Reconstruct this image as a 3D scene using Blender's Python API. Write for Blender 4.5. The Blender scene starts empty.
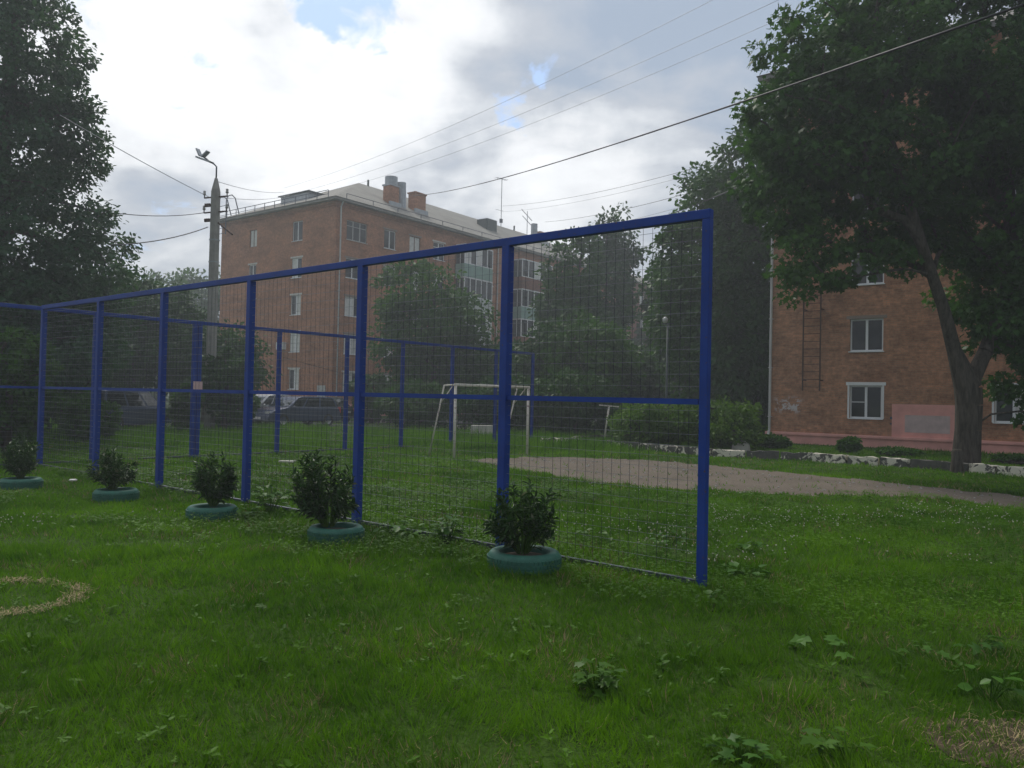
import bpy, math, random
import numpy as np
from mathutils import Vector, Matrix

R = math.radians
scene = bpy.context.scene
COL = scene.collection
rng = np.random.default_rng(7)
random.seed(7)

# ------------------------------------------------------------------ camera
F = 790.0
EYE = 1.6
CAMROT = Matrix.Rotation(R(91.0), 3, 'X') @ Matrix.Rotation(R(1.24), 3, 'Z')
cam_d = bpy.data.cameras.new('camera')
cam_d.sensor_width = 36.0
cam_d.lens = F / 1024 * 36.0
cam_d.clip_start = 0.1
cam_d.clip_end = 3000
cam = bpy.data.objects.new('camera', cam_d)
COL.objects.link(cam)
cam.location = (0, 0, EYE)
cam.rotation_euler = CAMROT.to_euler()
scene.camera = cam
CAMP = Vector((0, 0, EYE))


def ray(px, py):
    return (CAMROT @ Vector((px - 512.0, 384.0 - py, -F))).normalized()


def gp(px, py, z=0.0):
    d = ray(px, py)
    t = (z - EYE) / d.z
    return CAMP + d * t


def dp(px, py, Y):
    d = ray(px, py)
    return CAMP + d * (Y / d.y)


def gx(px, Y, z=0.0):
    """ground point under picture column px at depth Y"""
    p = dp(px, 398, Y)
    return Vector((p.x, Y, z))


# ------------------------------------------------------------------ tagging
def tag(o, label=None, cat=None, group=None, kind=None):
    if label: o['label'] = label
    if cat: o['category'] = cat
    if group: o['group'] = group
    if kind: o['kind'] = kind
    return o


def empty(name, loc, rz=0.0, label=None, cat=None, group=None):
    o = bpy.data.objects.new(name, None)
    o.empty_display_size = 0.2
    COL.objects.link(o)
    o.location = loc
    o.rotation_euler = (0, 0, rz)
    return tag(o, label, cat, group)


# ------------------------------------------------------------------ mesh builder
class MB:
    def __init__(s):
        s.v = []; s.f = []; s.m = []

    def add(s, vs, fs, mi=0):
        b = len(s.v)
        s.v += [tuple(v) for v in vs]
        s.f += [[b + i for i in f] for f in fs]
        s.m += [mi] * len(fs)
        return s

    def box(s, c, d, rz=0.0, mi=0, taper=1.0):
        x, y, z = d[0] / 2, d[1] / 2, d[2] / 2
        ca, sa = math.cos(rz), math.sin(rz)
        vs = []
        for k in (-1, 1):
            t = 1.0 if k < 0 else taper
            for a, b in ((-1, -1), (1, -1), (1, 1), (-1, 1)):
                X, Y = a * x * t, b * y * t
                vs.append((c[0] + X * ca - Y * sa, c[1] + X * sa + Y * ca, c[2] + k * z))
        return s.add(vs, [(3, 2, 1, 0), (4, 5, 6, 7), (0, 1, 5, 4), (1, 2, 6, 5), (2, 3, 7, 6), (3, 0, 4, 7)], mi)

    def span(s, x0, x1, y0, y1, z0, z1, mi=0):
        return s.box(((x0 + x1) / 2, (y0 + y1) / 2, (z0 + z1) / 2), (abs(x1 - x0), abs(y1 - y0), abs(z1 - z0)), 0, mi)

    def bar(s, a, b, w, h=None, mi=0):
        """rectangular bar from a to b; w across, h in height"""
        h = h or w
        a = Vector(a); b = Vector(b); d = (b - a).normalized()
        up = Vector((0, 0, 1)) if abs(d.z) < 0.95 else Vector((1, 0, 0))
        u = d.cross(up).normalized() * w / 2
        v = u.cross(d).normalized() * h / 2
        vs = [p + q for p in (a, b) for q in (-u - v, u - v, u + v, -u + v)]
        return s.add(vs, [(0, 1, 2, 3), (7, 6, 5, 4), (0, 4, 5, 1), (1, 5, 6, 2), (2, 6, 7, 3), (3, 7, 4, 0)], mi)

    def tube(s, pts, r, n=8, mi=0, cap=True):
        pts = [Vector(p) for p in pts]
        rs = r if isinstance(r, (list, tuple)) else [r] * len(pts)
        b = len(s.v)
        prev = None
        for i, p in enumerate(pts):
            if i == 0: d = pts[1] - pts[0]
            elif i == len(pts) - 1: d = pts[-1] - pts[-2]
            else: d = (pts[i + 1] - pts[i - 1])
            d.normalize()
            if prev is None:
                up = Vector((0, 0, 1)) if abs(d.z) < 0.9 else Vector((1, 0, 0))
                u = d.cross(up).normalized()
            else:
                u = (prev - d * prev.dot(d)).normalized()
            prev = u
            w = d.cross(u)
            for k in range(n):
                a = 2 * math.pi * k / n
                s.v.append(tuple(p + (u * math.cos(a) + w * math.sin(a)) * rs[i]))
        for i in range(len(pts) - 1):
            for k in range(n):
                k2 = (k + 1) % n
                s.f.append([b + i * n + k, b + i * n + k2, b + (i + 1) * n + k2, b + (i + 1) * n + k]); s.m.append(mi)
        if cap:
            s.f.append([b + k for k in range(n)][::-1]); s.m.append(mi)
            s.f.append([b + (len(pts) - 1) * n + k for k in range(n)]); s.m.append(mi)
        return s

    def lathe(s, prof, n=32, c=(0, 0, 0), mi=0, closed=False, axis='z'):
        b = len(s.v)
        for (r, z) in prof:
            for k in range(n):
                a = 2 * math.pi * k / n
                if axis == 'z': p = (r * math.cos(a), r * math.sin(a), z)
                else: p = (r * math.cos(a), z, r * math.sin(a))
                s.v.append((c[0] + p[0], c[1] + p[1], c[2] + p[2]))
        m = len(prof)
        for i in range(m if closed else m - 1):
            j = (i + 1) % m
            for k in range(n):
                k2 = (k + 1) % n
                s.f.append([b + i * n + k, b + i * n + k2, b + j * n + k2, b + j * n + k]); s.m.append(mi)
        return s

    def prism(s, poly, y0, y1, mi=0):
        """poly in local x-z, extruded along y"""
        n = len(poly)
        vs = [(p[0], y0, p[1]) for p in poly] + [(p[0], y1, p[1]) for p in poly]
        fs = [tuple(range(n)), tuple(range(2 * n - 1, n - 1, -1))]
        for i in range(n):
            j = (i + 1) % n
            fs.append((j, i, n + i, n + j))
        return s.add(vs, fs, mi)

    def build(s, name, mats, parent=None, smooth=False, bevel=0.0):
        me = bpy.data.meshes.new(name)
        me.from_pydata(s.v, [], s.f)
        if not isinstance(mats, (list, tuple)): mats = [mats]
        for m in mats: me.materials.append(m)
        if len(mats) > 1:
            me.polygons.foreach_set('material_index', s.m)
        if smooth:
            me.polygons.foreach_set('use_smooth', [True] * len(me.polygons))
        me.update()
        o = bpy.data.objects.new(name, me)
        COL.objects.link(o)
        if parent is not None: o.parent = parent
        if bevel:
            b = o.modifiers.new('bevel', 'BEVEL'); b.width = bevel; b.segments = 2; b.limit_method = 'ANGLE'
        return o


def np_mesh(name, V, faces_per, nper, count, mats, parent=None, smooth=False, origin=None, midx=None):
    """V (count*nper,3); faces_per: list of index tuples inside one instance"""
    me = bpy.data.meshes.new(name)
    V = np.asarray(V, dtype=np.float32)
    if origin is not None: V = V - np.asarray(origin, dtype=np.float32)
    me.vertices.add(len(V))
    me.vertices.foreach_set('co', V.ravel())
    base = np.arange(count, dtype=np.int32) * nper
    flat = np.array([i for f in faces_per for i in f], dtype=np.int32)
    sizes = np.array([len(f) for f in faces_per], dtype=np.int32)
    loops = (base[:, None] + flat[None, :]).ravel()
    me.loops.add(len(loops))
    me.loops.foreach_set('vertex_index', loops)
    tot = np.tile(sizes, count)
    start = np.concatenate([[0], np.cumsum(tot)[:-1]]).astype(np.int32)
    me.polygons.add(len(tot))
    me.polygons.foreach_set('loop_start', start)
    me.polygons.foreach_set('loop_total', tot)
    if smooth: me.polygons.foreach_set('use_smooth', np.ones(len(tot), dtype=bool))
    if not isinstance(mats, (list, tuple)): mats = [mats]
    for m in mats: me.materials.append(m)
    if midx is not None:
        me.polygons.foreach_set('material_index', np.repeat(midx, len(faces_per)).astype(np.int32))
    me.update(calc_edges=True)
    o = bpy.data.objects.new(name, me)
    COL.objects.link(o)
    if origin is not None: o.location = tuple(origin)
    if parent is not None: o.parent = parent
    return o


def norm(a):
    return a / np.maximum(np.linalg.norm(a, axis=1, keepdims=True), 1e-9)


def leaves(P, D, N, L, W, tmpl):
    """tmpl verts (k,3): u along D, v across, w along N"""
    P = np.asarray(P); D = norm(np.asarray(D)); N = np.asarray(N)
    S = norm(np.cross(D, N)); N = norm(np.cross(S, D))
    T = np.asarray(tmpl, dtype=float)
    L = np.broadcast_to(L, (len(P),)); W = np.broadcast_to(W, (len(P),))
    V = (P[:, None, :] + D[:, None, :] * (T[None, :, 0] * L[:, None])[..., None]
         + S[:, None, :] * (T[None, :, 1] * W[:, None])[..., None]
         + N[:, None, :] * (T[None, :, 2] * L[:, None])[..., None])
    return V.reshape(-1, 3)


OVAL = [(0, 0, 0), (.35, -.5, .03), (.75, -.35, .0), (1, 0, -.12), (.75, .35, .0), (.35, .5, .03)]
OVAL_F = [(0, 1, 2, 3), (0, 3, 4, 5)]
MAPLE = [(0, 0, 0), (.02, -.42, .0), (.32, -.25, .02), (.45, -.62, -.05), (.62, -.22, .02), (1, 0, -.1),
         (.62, .22, .02), (.45, .62, -.05), (.32, .25, .02), (.02, .42, 0)]
MAPLE_F = [(0, 1, 2), (0, 2, 3, 4), (0, 4, 5, 6), (0, 6, 7, 8), (0, 8, 9)]
LANCE = [(0, 0, 0), (.3, -.5, .05), (.65, -.38, .06), (1, 0, -.1), (.65, .38, .06), (.3, .5, .05)]
BLADE = [(0, -.5, 0), (0, .5, 0), (.5, -.42, .08), (.5, .42, .08), (.95, 0, -.22)]
BLADE_F = [(0, 1, 3, 2), (2, 3, 4)]


# ------------------------------------------------------------------ materials
def new_mat(name):
    m = bpy.data.materials.new(name)
    m.use_nodes = True
    nt = m.node_tree
    b = nt.nodes['Principled BSDF']
    return m, nt, b


def nd(nt, t, **kw):
    n = nt.nodes.new(t)
    for k, v in kw.items(): setattr(n, k, v)
    return n


def lk(nt, a, b): nt.links.new(a, b)


def ramp(nt, fac, stops, interp='LINEAR'):
    r = nd(nt, 'ShaderNodeValToRGB')
    r.color_ramp.interpolation = interp
    el = r.color_ramp.elements
    while len(el) < len(stops): el.new(0.5)
    for e, (p, c) in zip(el, stops):
        e.position = p
        e.color = (c[0], c[1], c[2], 1) if not isinstance(c, (int, float)) else (c, c, c, 1)
    lk(nt, fac, r.inputs[0])
    return r.outputs[0]


def noise(nt, scale, detail=4, rough=0.55, coord=None, dist=0.0):
    n = nd(nt, 'ShaderNodeTexNoise')
    n.inputs['Scale'].default_value = scale
    n.inputs['Detail'].default_value = detail
    n.inputs['Roughness'].default_value = rough
    n.inputs['Distortion'].default_value = dist
    if coord is not None: lk(nt, coord, n.inputs['Vector'])
    return n.outputs['Fac']


def mixc(nt, fac, a, b, mode='MIX'):
    m = nd(nt, 'ShaderNodeMix', data_type='RGBA', blend_type=mode)
    for sock, v in ((m.inputs[0], fac), (m.inputs[6], a), (m.inputs[7], b)):
        if isinstance(v, (int, float)): sock.default_value = v
        elif isinstance(v, (tuple, list)): sock.default_value = (v[0], v[1], v[2], 1)
        else: lk(nt, v, sock)
    return m.outputs[2]


def math_n(nt, op, a, b=None, c=None, clamp=False):
    m = nd(nt, 'ShaderNodeMath', operation=op, use_clamp=clamp)
    for i, v in enumerate((a, b, c)):
        if v is None: continue
        if isinstance(v, (int, float)): m.inputs[i].default_value = v
        else: lk(nt, v, m.inputs[i])
    return m.outputs[0]


def bump(nt, b, h, strength=0.3, dist=0.01):
    n = nd(nt, 'ShaderNodeBump')
    n.inputs['Strength'].default_value = strength
    n.inputs['Distance'].default_value = dist
    lk(nt, h, n.inputs['Height'])
    lk(nt, n.outputs[0], b.inputs['Normal'])


def objc(nt):
    return nd(nt, 'ShaderNodeTexCoord').outputs['Object']


def geo(nt):
    return nd(nt, 'ShaderNodeNewGeometry').outputs['Position']


def simple(name, col, rough=0.6, metal=0.0, var=0.15, scale=6.0, spec=0.5, bumpv=0.0, world=False):
    m, nt, b = new_mat(name)
    co = geo(nt) if world else objc(nt)
    f = noise(nt, scale, 5, 0.6, co)
    lo = tuple(c * (1 - var) for c in col); hi = tuple(min(1, c * (1 + var)) for c in col)
    lk(nt, ramp(nt, f, [(0.3, lo), (0.7, hi)]), b.inputs['Base Color'])
    b.inputs['Roughness'].default_value = rough
    b.inputs['Metallic'].default_value = metal
    b.inputs['Specular IOR Level'].default_value = spec
    if bumpv: bump(nt, b, noise(nt, scale * 6, 4, 0.6, co), bumpv, 0.02)
    return m


def leaf_mat(name, dark, light, scale=0.35, trans=0.35, rough=0.5, dry=None):
    m, nt, b = new_mat(name)
    g = geo(nt)
    f1 = noise(nt, scale, 3, 0.6, g)
    f2 = noise(nt, scale * 14, 2, 0.5, g)
    f = math_n(nt, 'MULTIPLY_ADD', f2, 0.45, math_n(nt, 'MULTIPLY', f1, 0.6))
    c = ramp(nt, f, [(0.38, dark), (0.66, light)])
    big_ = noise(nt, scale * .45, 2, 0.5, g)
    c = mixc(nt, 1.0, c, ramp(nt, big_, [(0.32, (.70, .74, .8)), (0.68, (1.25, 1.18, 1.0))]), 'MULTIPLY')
    if dry: c = mixc(nt, ramp(nt, noise(nt, scale * 3, 2, 0.5, g), [(0.62, 0.0), (0.7, 0.7)]), c, dry)
    lk(nt, c, b.inputs['Base Color'])
    b.inputs['Roughness'].default_value = rough
    b.inputs['Specular IOR Level'].default_value = 0.12
    tr = nd(nt, 'ShaderNodeBsdfTranslucent')
    tc = mixc(nt, 1.0, c, (0.9, 1.0, 0.45), 'MULTIPLY')
    lk(nt, tc, tr.inputs['Color'])
    mx = nd(nt, 'ShaderNodeMixShader')
    mx.inputs[0].default_value = trans
    lk(nt, b.outputs[0], mx.inputs[1]); lk(nt, tr.outputs[0], mx.inputs[2])
    lk(nt, mx.outputs[0], nt.nodes['Material Output'].inputs['Surface'])
    return m


def brick_mat(name, c1, c2, mortar, extra=None, stain=0.5):
    m, nt, b = new_mat(name)
    co = objc(nt)
    sp = nd(nt, 'ShaderNodeSeparateXYZ'); lk(nt, co, sp.inputs[0])
    u = math_n(nt, 'ADD', sp.outputs[0], sp.outputs[1])
    cb = nd(nt, 'ShaderNodeCombineXYZ'); lk(nt, u, cb.inputs[0]); lk(nt, sp.outputs[2], cb.inputs[1])
    br = nd(nt, 'ShaderNodeTexBrick')
    lk(nt, cb.outputs[0], br.inputs['Vector'])
    br.inputs['Scale'].default_value = 1.0
    br.inputs['Brick Width'].default_value = 0.26
    br.inputs['Row Height'].default_value = 0.077
    br.inputs['Mortar Size'].default_value = 0.007
    br.inputs['Mortar Smooth'].default_value = 0.3
    br.inputs['Bias'].default_value = -0.1
    br.inputs['Color1'].default_value = (*c1, 1)
    br.inputs['Color2'].default_value = (*c2, 1)
    br.inputs['Mortar'].default_value = (*mortar, 1)
    c = br.outputs['Color']
    # courses and patches that weathered differently
    mp = nd(nt, 'ShaderNodeMapping'); mp.inputs['Scale'].default_value = (0.6, 1.3, 1)
    lk(nt, cb.outputs[0], mp.inputs[0])
    w = noise(nt, 1.0, 6, 0.65, mp.outputs[0])
    c = mixc(nt, 1.0, c, ramp(nt, w, [(0.3, (0.62, 0.58, 0.55)), (0.5, (0.95, 0.95, 0.95)), (0.7, (1.18, 1.12, 1.05))]), 'MULTIPLY')
    w2 = noise(nt, 0.22, 5, 0.6, cb.outputs[0])
    c = mixc(nt, math_n(nt, 'MULTIPLY', ramp(nt, w2, [(0.45, 0.0), (0.65, 1.0)]), stain), c,
             mixc(nt, 1.0, c, (0.72, 0.74, 0.72), 'MULTIPLY'))
    w3 = noise(nt, 5.0, 5, 0.8, cb.outputs[0])
    c = mixc(nt, 1.0, c, ramp(nt, w3, [(0.35, (0.68, 0.66, 0.64)), (0.65, (1.28, 1.24, 1.2))]), 'MULTIPLY')
    if extra: c = extra(nt, c, cb.outputs[0], sp)
    lk(nt, c, b.inputs['Base Color'])
    b.inputs['Roughness'].default_value = 0.88
    b.inputs['Specular IOR Level'].default_value = 0.2
    bump(nt, b, br.outputs['Fac'], -0.35, 0.008)
    return m


M = {}


def make_materials():
    M['blue'] = None
    m, nt, b = new_mat('blue_paint')
    g = geo(nt)
    c = ramp(nt, noise(nt, 2.5, 5, 0.6, g), [(0.3, (0.004, 0.032, 0.20)), (0.7, (0.008, 0.05, 0.29))])
    c = mixc(nt, ramp(nt, noise(nt, 24, 5, 0.7, g), [(0.62, 0.0), (0.68, 0.85)]), c, (0.09, 0.045, 0.03))
    lk(nt, c, b.inputs['Base Color']); b.inputs['Roughness'].default_value = 0.55; b.inputs['Specular IOR Level'].default_value = 0.25
    bump(nt, b, noise(nt, 40, 3, 0.6, g), 0.12, 0.004)
    M['blue'] = m
    M['wire'] = simple('wire_paint', (0.025, 0.03, 0.045), 0.45, 0.5, 0.3, 3, world=True)
    M['wire_sky_lit'] = simple('wire_sky_lit', (0.22, 0.23, 0.25), 0.4, 0.7, 0.3, 3, world=True)  # same mesh wire, with sky caught by the horizontals put into a paler colour
    M['rail_metal'] = simple('rail_metal', (0.06, 0.07, 0.095), 0.5, 0.5, 0.3, 4, world=True)
    M['white_paint'] = simple('white_paint', (0.72, 0.70, 0.66), 0.5, 0, 0.08, 5)
    m, nt, b = new_mat('goal_paint')
    g = objc(nt)
    c = mixc(nt, ramp(nt, noise(nt, 12, 5, 0.7, g), [(0.56, 0.0), (0.66, 1.0)]), (0.62, 0.58, 0.52), (0.22, 0.12, 0.07))
    lk(nt, c, b.inputs['Base Color']); b.inputs['Roughness'].default_value = 0.55
    M['goal'] = m
    # tyre, painted teal
    m, nt, b = new_mat('tyre_paint')
    g = objc(nt)
    c = ramp(nt, noise(nt, 7, 5, 0.65, g), [(0.3, (0.012, 0.085, 0.055)), (0.7, (0.026, 0.145, 0.10))])
    c = mixc(nt, ramp(nt, noise(nt, 20, 5, 0.75, g), [(0.6, 0.0), (0.72, 0.8)]), c, (0.03, 0.035, 0.025))
    lk(nt, c, b.inputs['Base Color']); b.inputs['Roughness'].default_value = 0.6
    bump(nt, b, noise(nt, 60, 3, 0.6, g), 0.25, 0.006)
    M['tyre'] = m
    M['soil'] = simple('soil', (0.075, 0.052, 0.028), 0.95, 0, 0.4, 14, bumpv=0.6)
    # bricks
    def graffiti(nt, c, uv, sp):
        # flaked white paint left on a few bricks near the corner
        n = noise(nt, 3.2, 5, 0.7, uv, 0.4)
        def band(sock, a, b_, s):
            x = math_n(nt, 'SMOOTH_MIN', math_n(nt, 'MULTIPLY', math_n(nt, 'SUBTRACT', sock, a), s),
                       math_n(nt, 'MULTIPLY', math_n(nt, 'SUBTRACT', b_, sock), s), 0.3)
            return math_n(nt, 'MAXIMUM', math_n(nt, 'MINIMUM', x, 1.0), 0.0)
        mu = math_n(nt, 'MULTIPLY', band(sp.outputs[0], 0.1, 1.45, 3), band(sp.outputs[2], 1.15, 1.95, 4))
        f = math_n(nt, 'MULTIPLY', mu, ramp(nt, n, [(0.5, 0.0), (0.56, 1.0)]))
        return mixc(nt, f, c, (0.55, 0.5, 0.5))
    M['brick_near'] = brick_mat('brick_near', (0.49, 0.24, 0.14), (0.33, 0.165, 0.10), (0.36, 0.26, 0.18), graffiti)
    M['brick_far'] = brick_mat('brick_far', (0.44, 0.20, 0.115), (0.36, 0.165, 0.095), (0.34, 0.22, 0.14))
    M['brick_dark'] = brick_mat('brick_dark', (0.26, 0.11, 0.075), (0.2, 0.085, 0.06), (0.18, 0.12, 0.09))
    M['pink'] = simple('pink_render', (0.72, 0.34, 0.29), 0.85, 0, 0.16, 1.6, bumpv=0.25)
    M['greypink'] = simple('faded_render', (0.52, 0.40, 0.38), 0.85, 0, 0.16, 3)
    M['pvc'] = simple('white_pvc', (0.72, 0.72, 0.72), 0.35, 0, 0.05, 3)
    M['oldwood'] = simple('old_white_wood', (0.42, 0.41, 0.39), 0.6, 0, 0.25, 6)
    M['brownwood'] = simple('brown_wood', (0.16, 0.09, 0.06), 0.6, 0, 0.25, 6)
    M['lintel'] = simple('lintel', (0.6, 0.57, 0.53), 0.8, 0, 0.15, 4)
    M['lintel_grey'] = simple('lintel_grey', (0.24, 0.19, 0.155), 0.85, 0, 0.15, 4)
    M['balcony_green'] = simple('balcony_green', (0.22, 0.34, 0.29), 0.7, 0, 0.15, 2)
    M['balcony_white'] = simple('balcony_white', (0.5, 0.52, 0.5), 0.7, 0, 0.15, 2)
    M['concrete'] = simple('concrete', (0.27, 0.26, 0.24), 0.85, 0, 0.2, 5, bumpv=0.3)
    M['pole_concrete'] = simple('pole_concrete', (0.30, 0.285, 0.26), 0.85, 0, 0.2, 3, bumpv=0.3)
    M['eave'] = simple('eave', (0.24, 0.235, 0.22), 0.85, 0, 0.25, 1.5)
    # roof: fibre-cement sheets with their corrugation
    m, nt, b = new_mat('slate_roof')
    co = objc(nt)
    wv = nd(nt, 'ShaderNodeTexWave'); wv.inputs['Scale'].default_value = 2.2; lk(nt, co, wv.inputs['Vector'])
    n1 = noise(nt, 0.5, 6, 0.65, co)
    c = ramp(nt, n1, [(0.3, (0.15, 0.14, 0.12)), (0.55, (0.25, 0.235, 0.205)), (0.75, (0.17, 0.175, 0.145))])
    lk(nt, mixc(nt, 0.25, c, ramp(nt, wv.outputs['Fac'], [(0.2, (0.14, 0.14, 0.12)), (0.8, (0.28, 0.265, 0.235))])), b.inputs['Base Color'])
    b.inputs['Roughness'].default_value = 0.85
    bump(nt, b, wv.outputs['Fac'], 0.4, 0.04)
    M['roof'] = m
    M['tin'] = simple('tin', (0.33, 0.35, 0.37), 0.45, 0.4, 0.2, 3)
    M['tin_dark'] = simple('tin_dark', (0.06, 0.075, 0.07), 0.6, 0.1, 0.2, 3)
    M['rust'] = simple('rust', (0.075, 0.035, 0.025), 0.85, 0.2, 0.35, 8, world=True)
    M['pipe'] = simple('pipe', (0.5, 0.49, 0.47), 0.5, 0.1, 0.15, 2)
    # window glass: dark room behind a reflecting pane
    m, nt, b = new_mat('window_glass')
    n1 = noise(nt, 0.9, 3, 0.6, geo(nt))
    lk(nt, ramp(nt, n1, [(0.4, (0.012, 0.014, 0.016)), (0.7, (0.05, 0.052, 0.05))]), b.inputs['Base Color'])
    b.inputs['Roughness'].default_value = 0.08
    b.inputs['Specular IOR Level'].default_value = 0.35
    M['glass'] = m
    M['curtain'] = simple('curtain', (0.62, 0.61, 0.58), 0.85, 0, 0.15, 4)
    # ground
    m, nt, b = new_mat('lawn_soil')
    g = geo(nt)
    n1 = noise(nt, 0.35, 6, 0.65, g); n2 = noise(nt, 18, 4, 0.7, g)
    c = ramp(nt, n1, [(0.3, (0.035, 0.065, 0.008)), (0.55, (0.055, 0.11, 0.012)), (0.75, (0.08, 0.13, 0.018))])
    c = mixc(nt, 0.6, c, ramp(nt, n2, [(0.3, (0.02, 0.035, 0.008)), (0.7, (0.06, 0.12, 0.018))]))
    lk(nt, c, b.inputs['Base Color']); b.inputs['Roughness'].default_value = 0.95
    b.inputs['Specular IOR Level'].default_value = 0.1
    bump(nt, b, n2, 0.8, 0.05)
    M['lawn'] = m
    m, nt, b = new_mat('trodden_dirt')
    g = geo(nt)
    n1 = noise(nt, 0.8, 6, 0.65, g); n2 = noise(nt, 30, 5, 0.75, g)
    c = ramp(nt, n1, [(0.3, (0.11, 0.093, 0.072)), (0.6, (0.185, 0.155, 0.122)), (0.8, (0.13, 0.108, 0.085))])
    c = mixc(nt, 0.4, c, ramp(nt, n2, [(0.35, (0.08, 0.065, 0.05)), (0.65, (0.25, 0.21, 0.17))]))
    lk(nt, c, b.inputs['Base Color']); b.inputs['Roughness'].default_value = 0.95
    b.inputs['Specular IOR Level'].default_value = 0.1
    bump(nt, b, n2, 0.7, 0.03)
    M['dirt'] = m
    M['asphalt'] = simple('asphalt', (0.055, 0.055, 0.055), 0.9, 0, 0.25, 4, bumpv=0.3, world=True)
    M['straw'] = simple('straw', (0.26, 0.20, 0.09), 0.8, 0, 0.35, 9, world=True)
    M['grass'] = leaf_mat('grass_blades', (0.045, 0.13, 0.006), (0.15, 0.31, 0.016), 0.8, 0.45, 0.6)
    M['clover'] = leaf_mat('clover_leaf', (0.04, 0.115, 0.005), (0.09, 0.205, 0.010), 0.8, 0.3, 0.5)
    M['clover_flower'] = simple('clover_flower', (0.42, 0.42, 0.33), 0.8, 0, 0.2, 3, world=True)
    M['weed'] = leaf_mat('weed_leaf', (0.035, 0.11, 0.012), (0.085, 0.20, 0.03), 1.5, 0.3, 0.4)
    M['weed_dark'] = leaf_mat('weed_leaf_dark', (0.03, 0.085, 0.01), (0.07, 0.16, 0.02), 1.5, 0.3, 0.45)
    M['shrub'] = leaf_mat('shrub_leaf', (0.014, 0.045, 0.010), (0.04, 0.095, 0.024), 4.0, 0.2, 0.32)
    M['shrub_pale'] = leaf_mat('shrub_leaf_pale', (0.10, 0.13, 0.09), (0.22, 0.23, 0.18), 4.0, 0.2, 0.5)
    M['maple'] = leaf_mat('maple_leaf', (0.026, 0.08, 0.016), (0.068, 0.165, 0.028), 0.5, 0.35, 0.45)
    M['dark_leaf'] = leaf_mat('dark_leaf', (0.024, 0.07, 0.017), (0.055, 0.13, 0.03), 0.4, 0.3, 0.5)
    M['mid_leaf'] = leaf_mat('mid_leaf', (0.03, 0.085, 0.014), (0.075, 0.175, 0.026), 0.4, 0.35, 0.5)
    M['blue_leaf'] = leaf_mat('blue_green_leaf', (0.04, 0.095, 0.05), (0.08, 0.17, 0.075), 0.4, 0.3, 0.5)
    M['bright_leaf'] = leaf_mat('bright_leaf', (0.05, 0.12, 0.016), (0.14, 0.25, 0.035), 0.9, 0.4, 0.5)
    # bark
    m, nt, b = new_mat('bark')
    co = objc(nt)
    mp = nd(nt, 'ShaderNodeMapping'); mp.inputs['Scale'].default_value = (9, 9, 1.6); lk(nt, co, mp.inputs[0])
    n1 = noise(nt, 1.4, 7, 0.7, mp.outputs[0], 0.3)
    lk(nt, ramp(nt, n1, [(0.35, (0.03, 0.026, 0.02)), (0.65, (0.11, 0.095, 0.078))]), b.inputs['Base Color'])
    b.inputs['Roughness'].default_value = 0.95; b.inputs['Specular IOR Level'].default_value = 0.15
    bump(nt, b, n1, 0.9, 0.05)
    M['bark'] = m
    # kerb blocks
    for key, lo in (('kerb_white', 0.47), ('kerb_dark', 0.64), ('kerb_mix', 0.53)):
        m, nt, b = new_mat(key)
        co = geo(nt)
        n1 = noise(nt, 4.5, 6, 0.65, co, 0.9)
        base = ramp(nt, noise(nt, 8, 5, 0.7, co), [(0.3, (0.045, 0.045, 0.038)), (0.7, (0.11, 0.105, 0.09))])
        c = mixc(nt, ramp(nt, n1, [(lo, 0.0), (lo + 0.03, 1.0)]), base, (0.62, 0.58, 0.47))
        lk(nt, c, b.inputs['Base Color']); b.inputs['Roughness'].default_value = 0.9
        bump(nt, b, n1, 0.5, 0.03)
        M[key] = m
    M['stone'] = simple('stone', (0.52, 0.50, 0.44), 0.9, 0, 0.2, 3, bumpv=0.4)
    M['car_navy'] = simple('car_navy', (0.07, 0.09, 0.15), 0.25, 0.2, 0.1, 2)
    M['car_silver'] = simple('car_silver', (0.42, 0.43, 0.45), 0.3, 0.5, 0.06, 2)
    M['car_black'] = simple('car_black', (0.015, 0.02, 0.02), 0.25, 0.1, 0.1, 2)
    M['car_glass'] = simple('car_glass', (0.02, 0.024, 0.028), 0.05, 0, 0.1, 2, spec=0.8)
    M['rubber'] = simple('rubber', (0.02, 0.02, 0.02), 0.85, 0, 0.2, 5)
    M['chrome'] = simple('wheel_metal', (0.4, 0.41, 0.42), 0.35, 0.8, 0.1, 5)
    M['tail_red'] = simple('tail_light', (0.45, 0.03, 0.03), 0.25, 0, 0.1, 5)
    M['lamp_glass'] = simple('lamp_glass', (0.45, 0.45, 0.43), 0.2, 0, 0.05, 5)
    M['cable'] = simple('cable', (0.025, 0.025, 0.03), 0.6, 0, 0.1, 1, world=True)
    M['cable_grey'] = simple('cable_grey', (0.35, 0.35, 0.37), 0.5, 0.4, 0.1, 1, world=True)
    M['paper'] = simple('paper', (0.62, 0.42, 0.42), 0.8, 0, 0.1, 20)


make_materials()

# ------------------------------------------------------------------ ground
def sheet(name, pts, z, mat, kind='structure', thick=None):
    me = bpy.data.meshes.new(name)
    me.from_pydata([(p[0], p[1], z) for p in pts], [], [list(range(len(pts)))])
    me.materials.append(mat)
    o = bpy.data.objects.new(name, me); COL.objects.link(o)
    tag(o, kind=kind)
    return o


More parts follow.
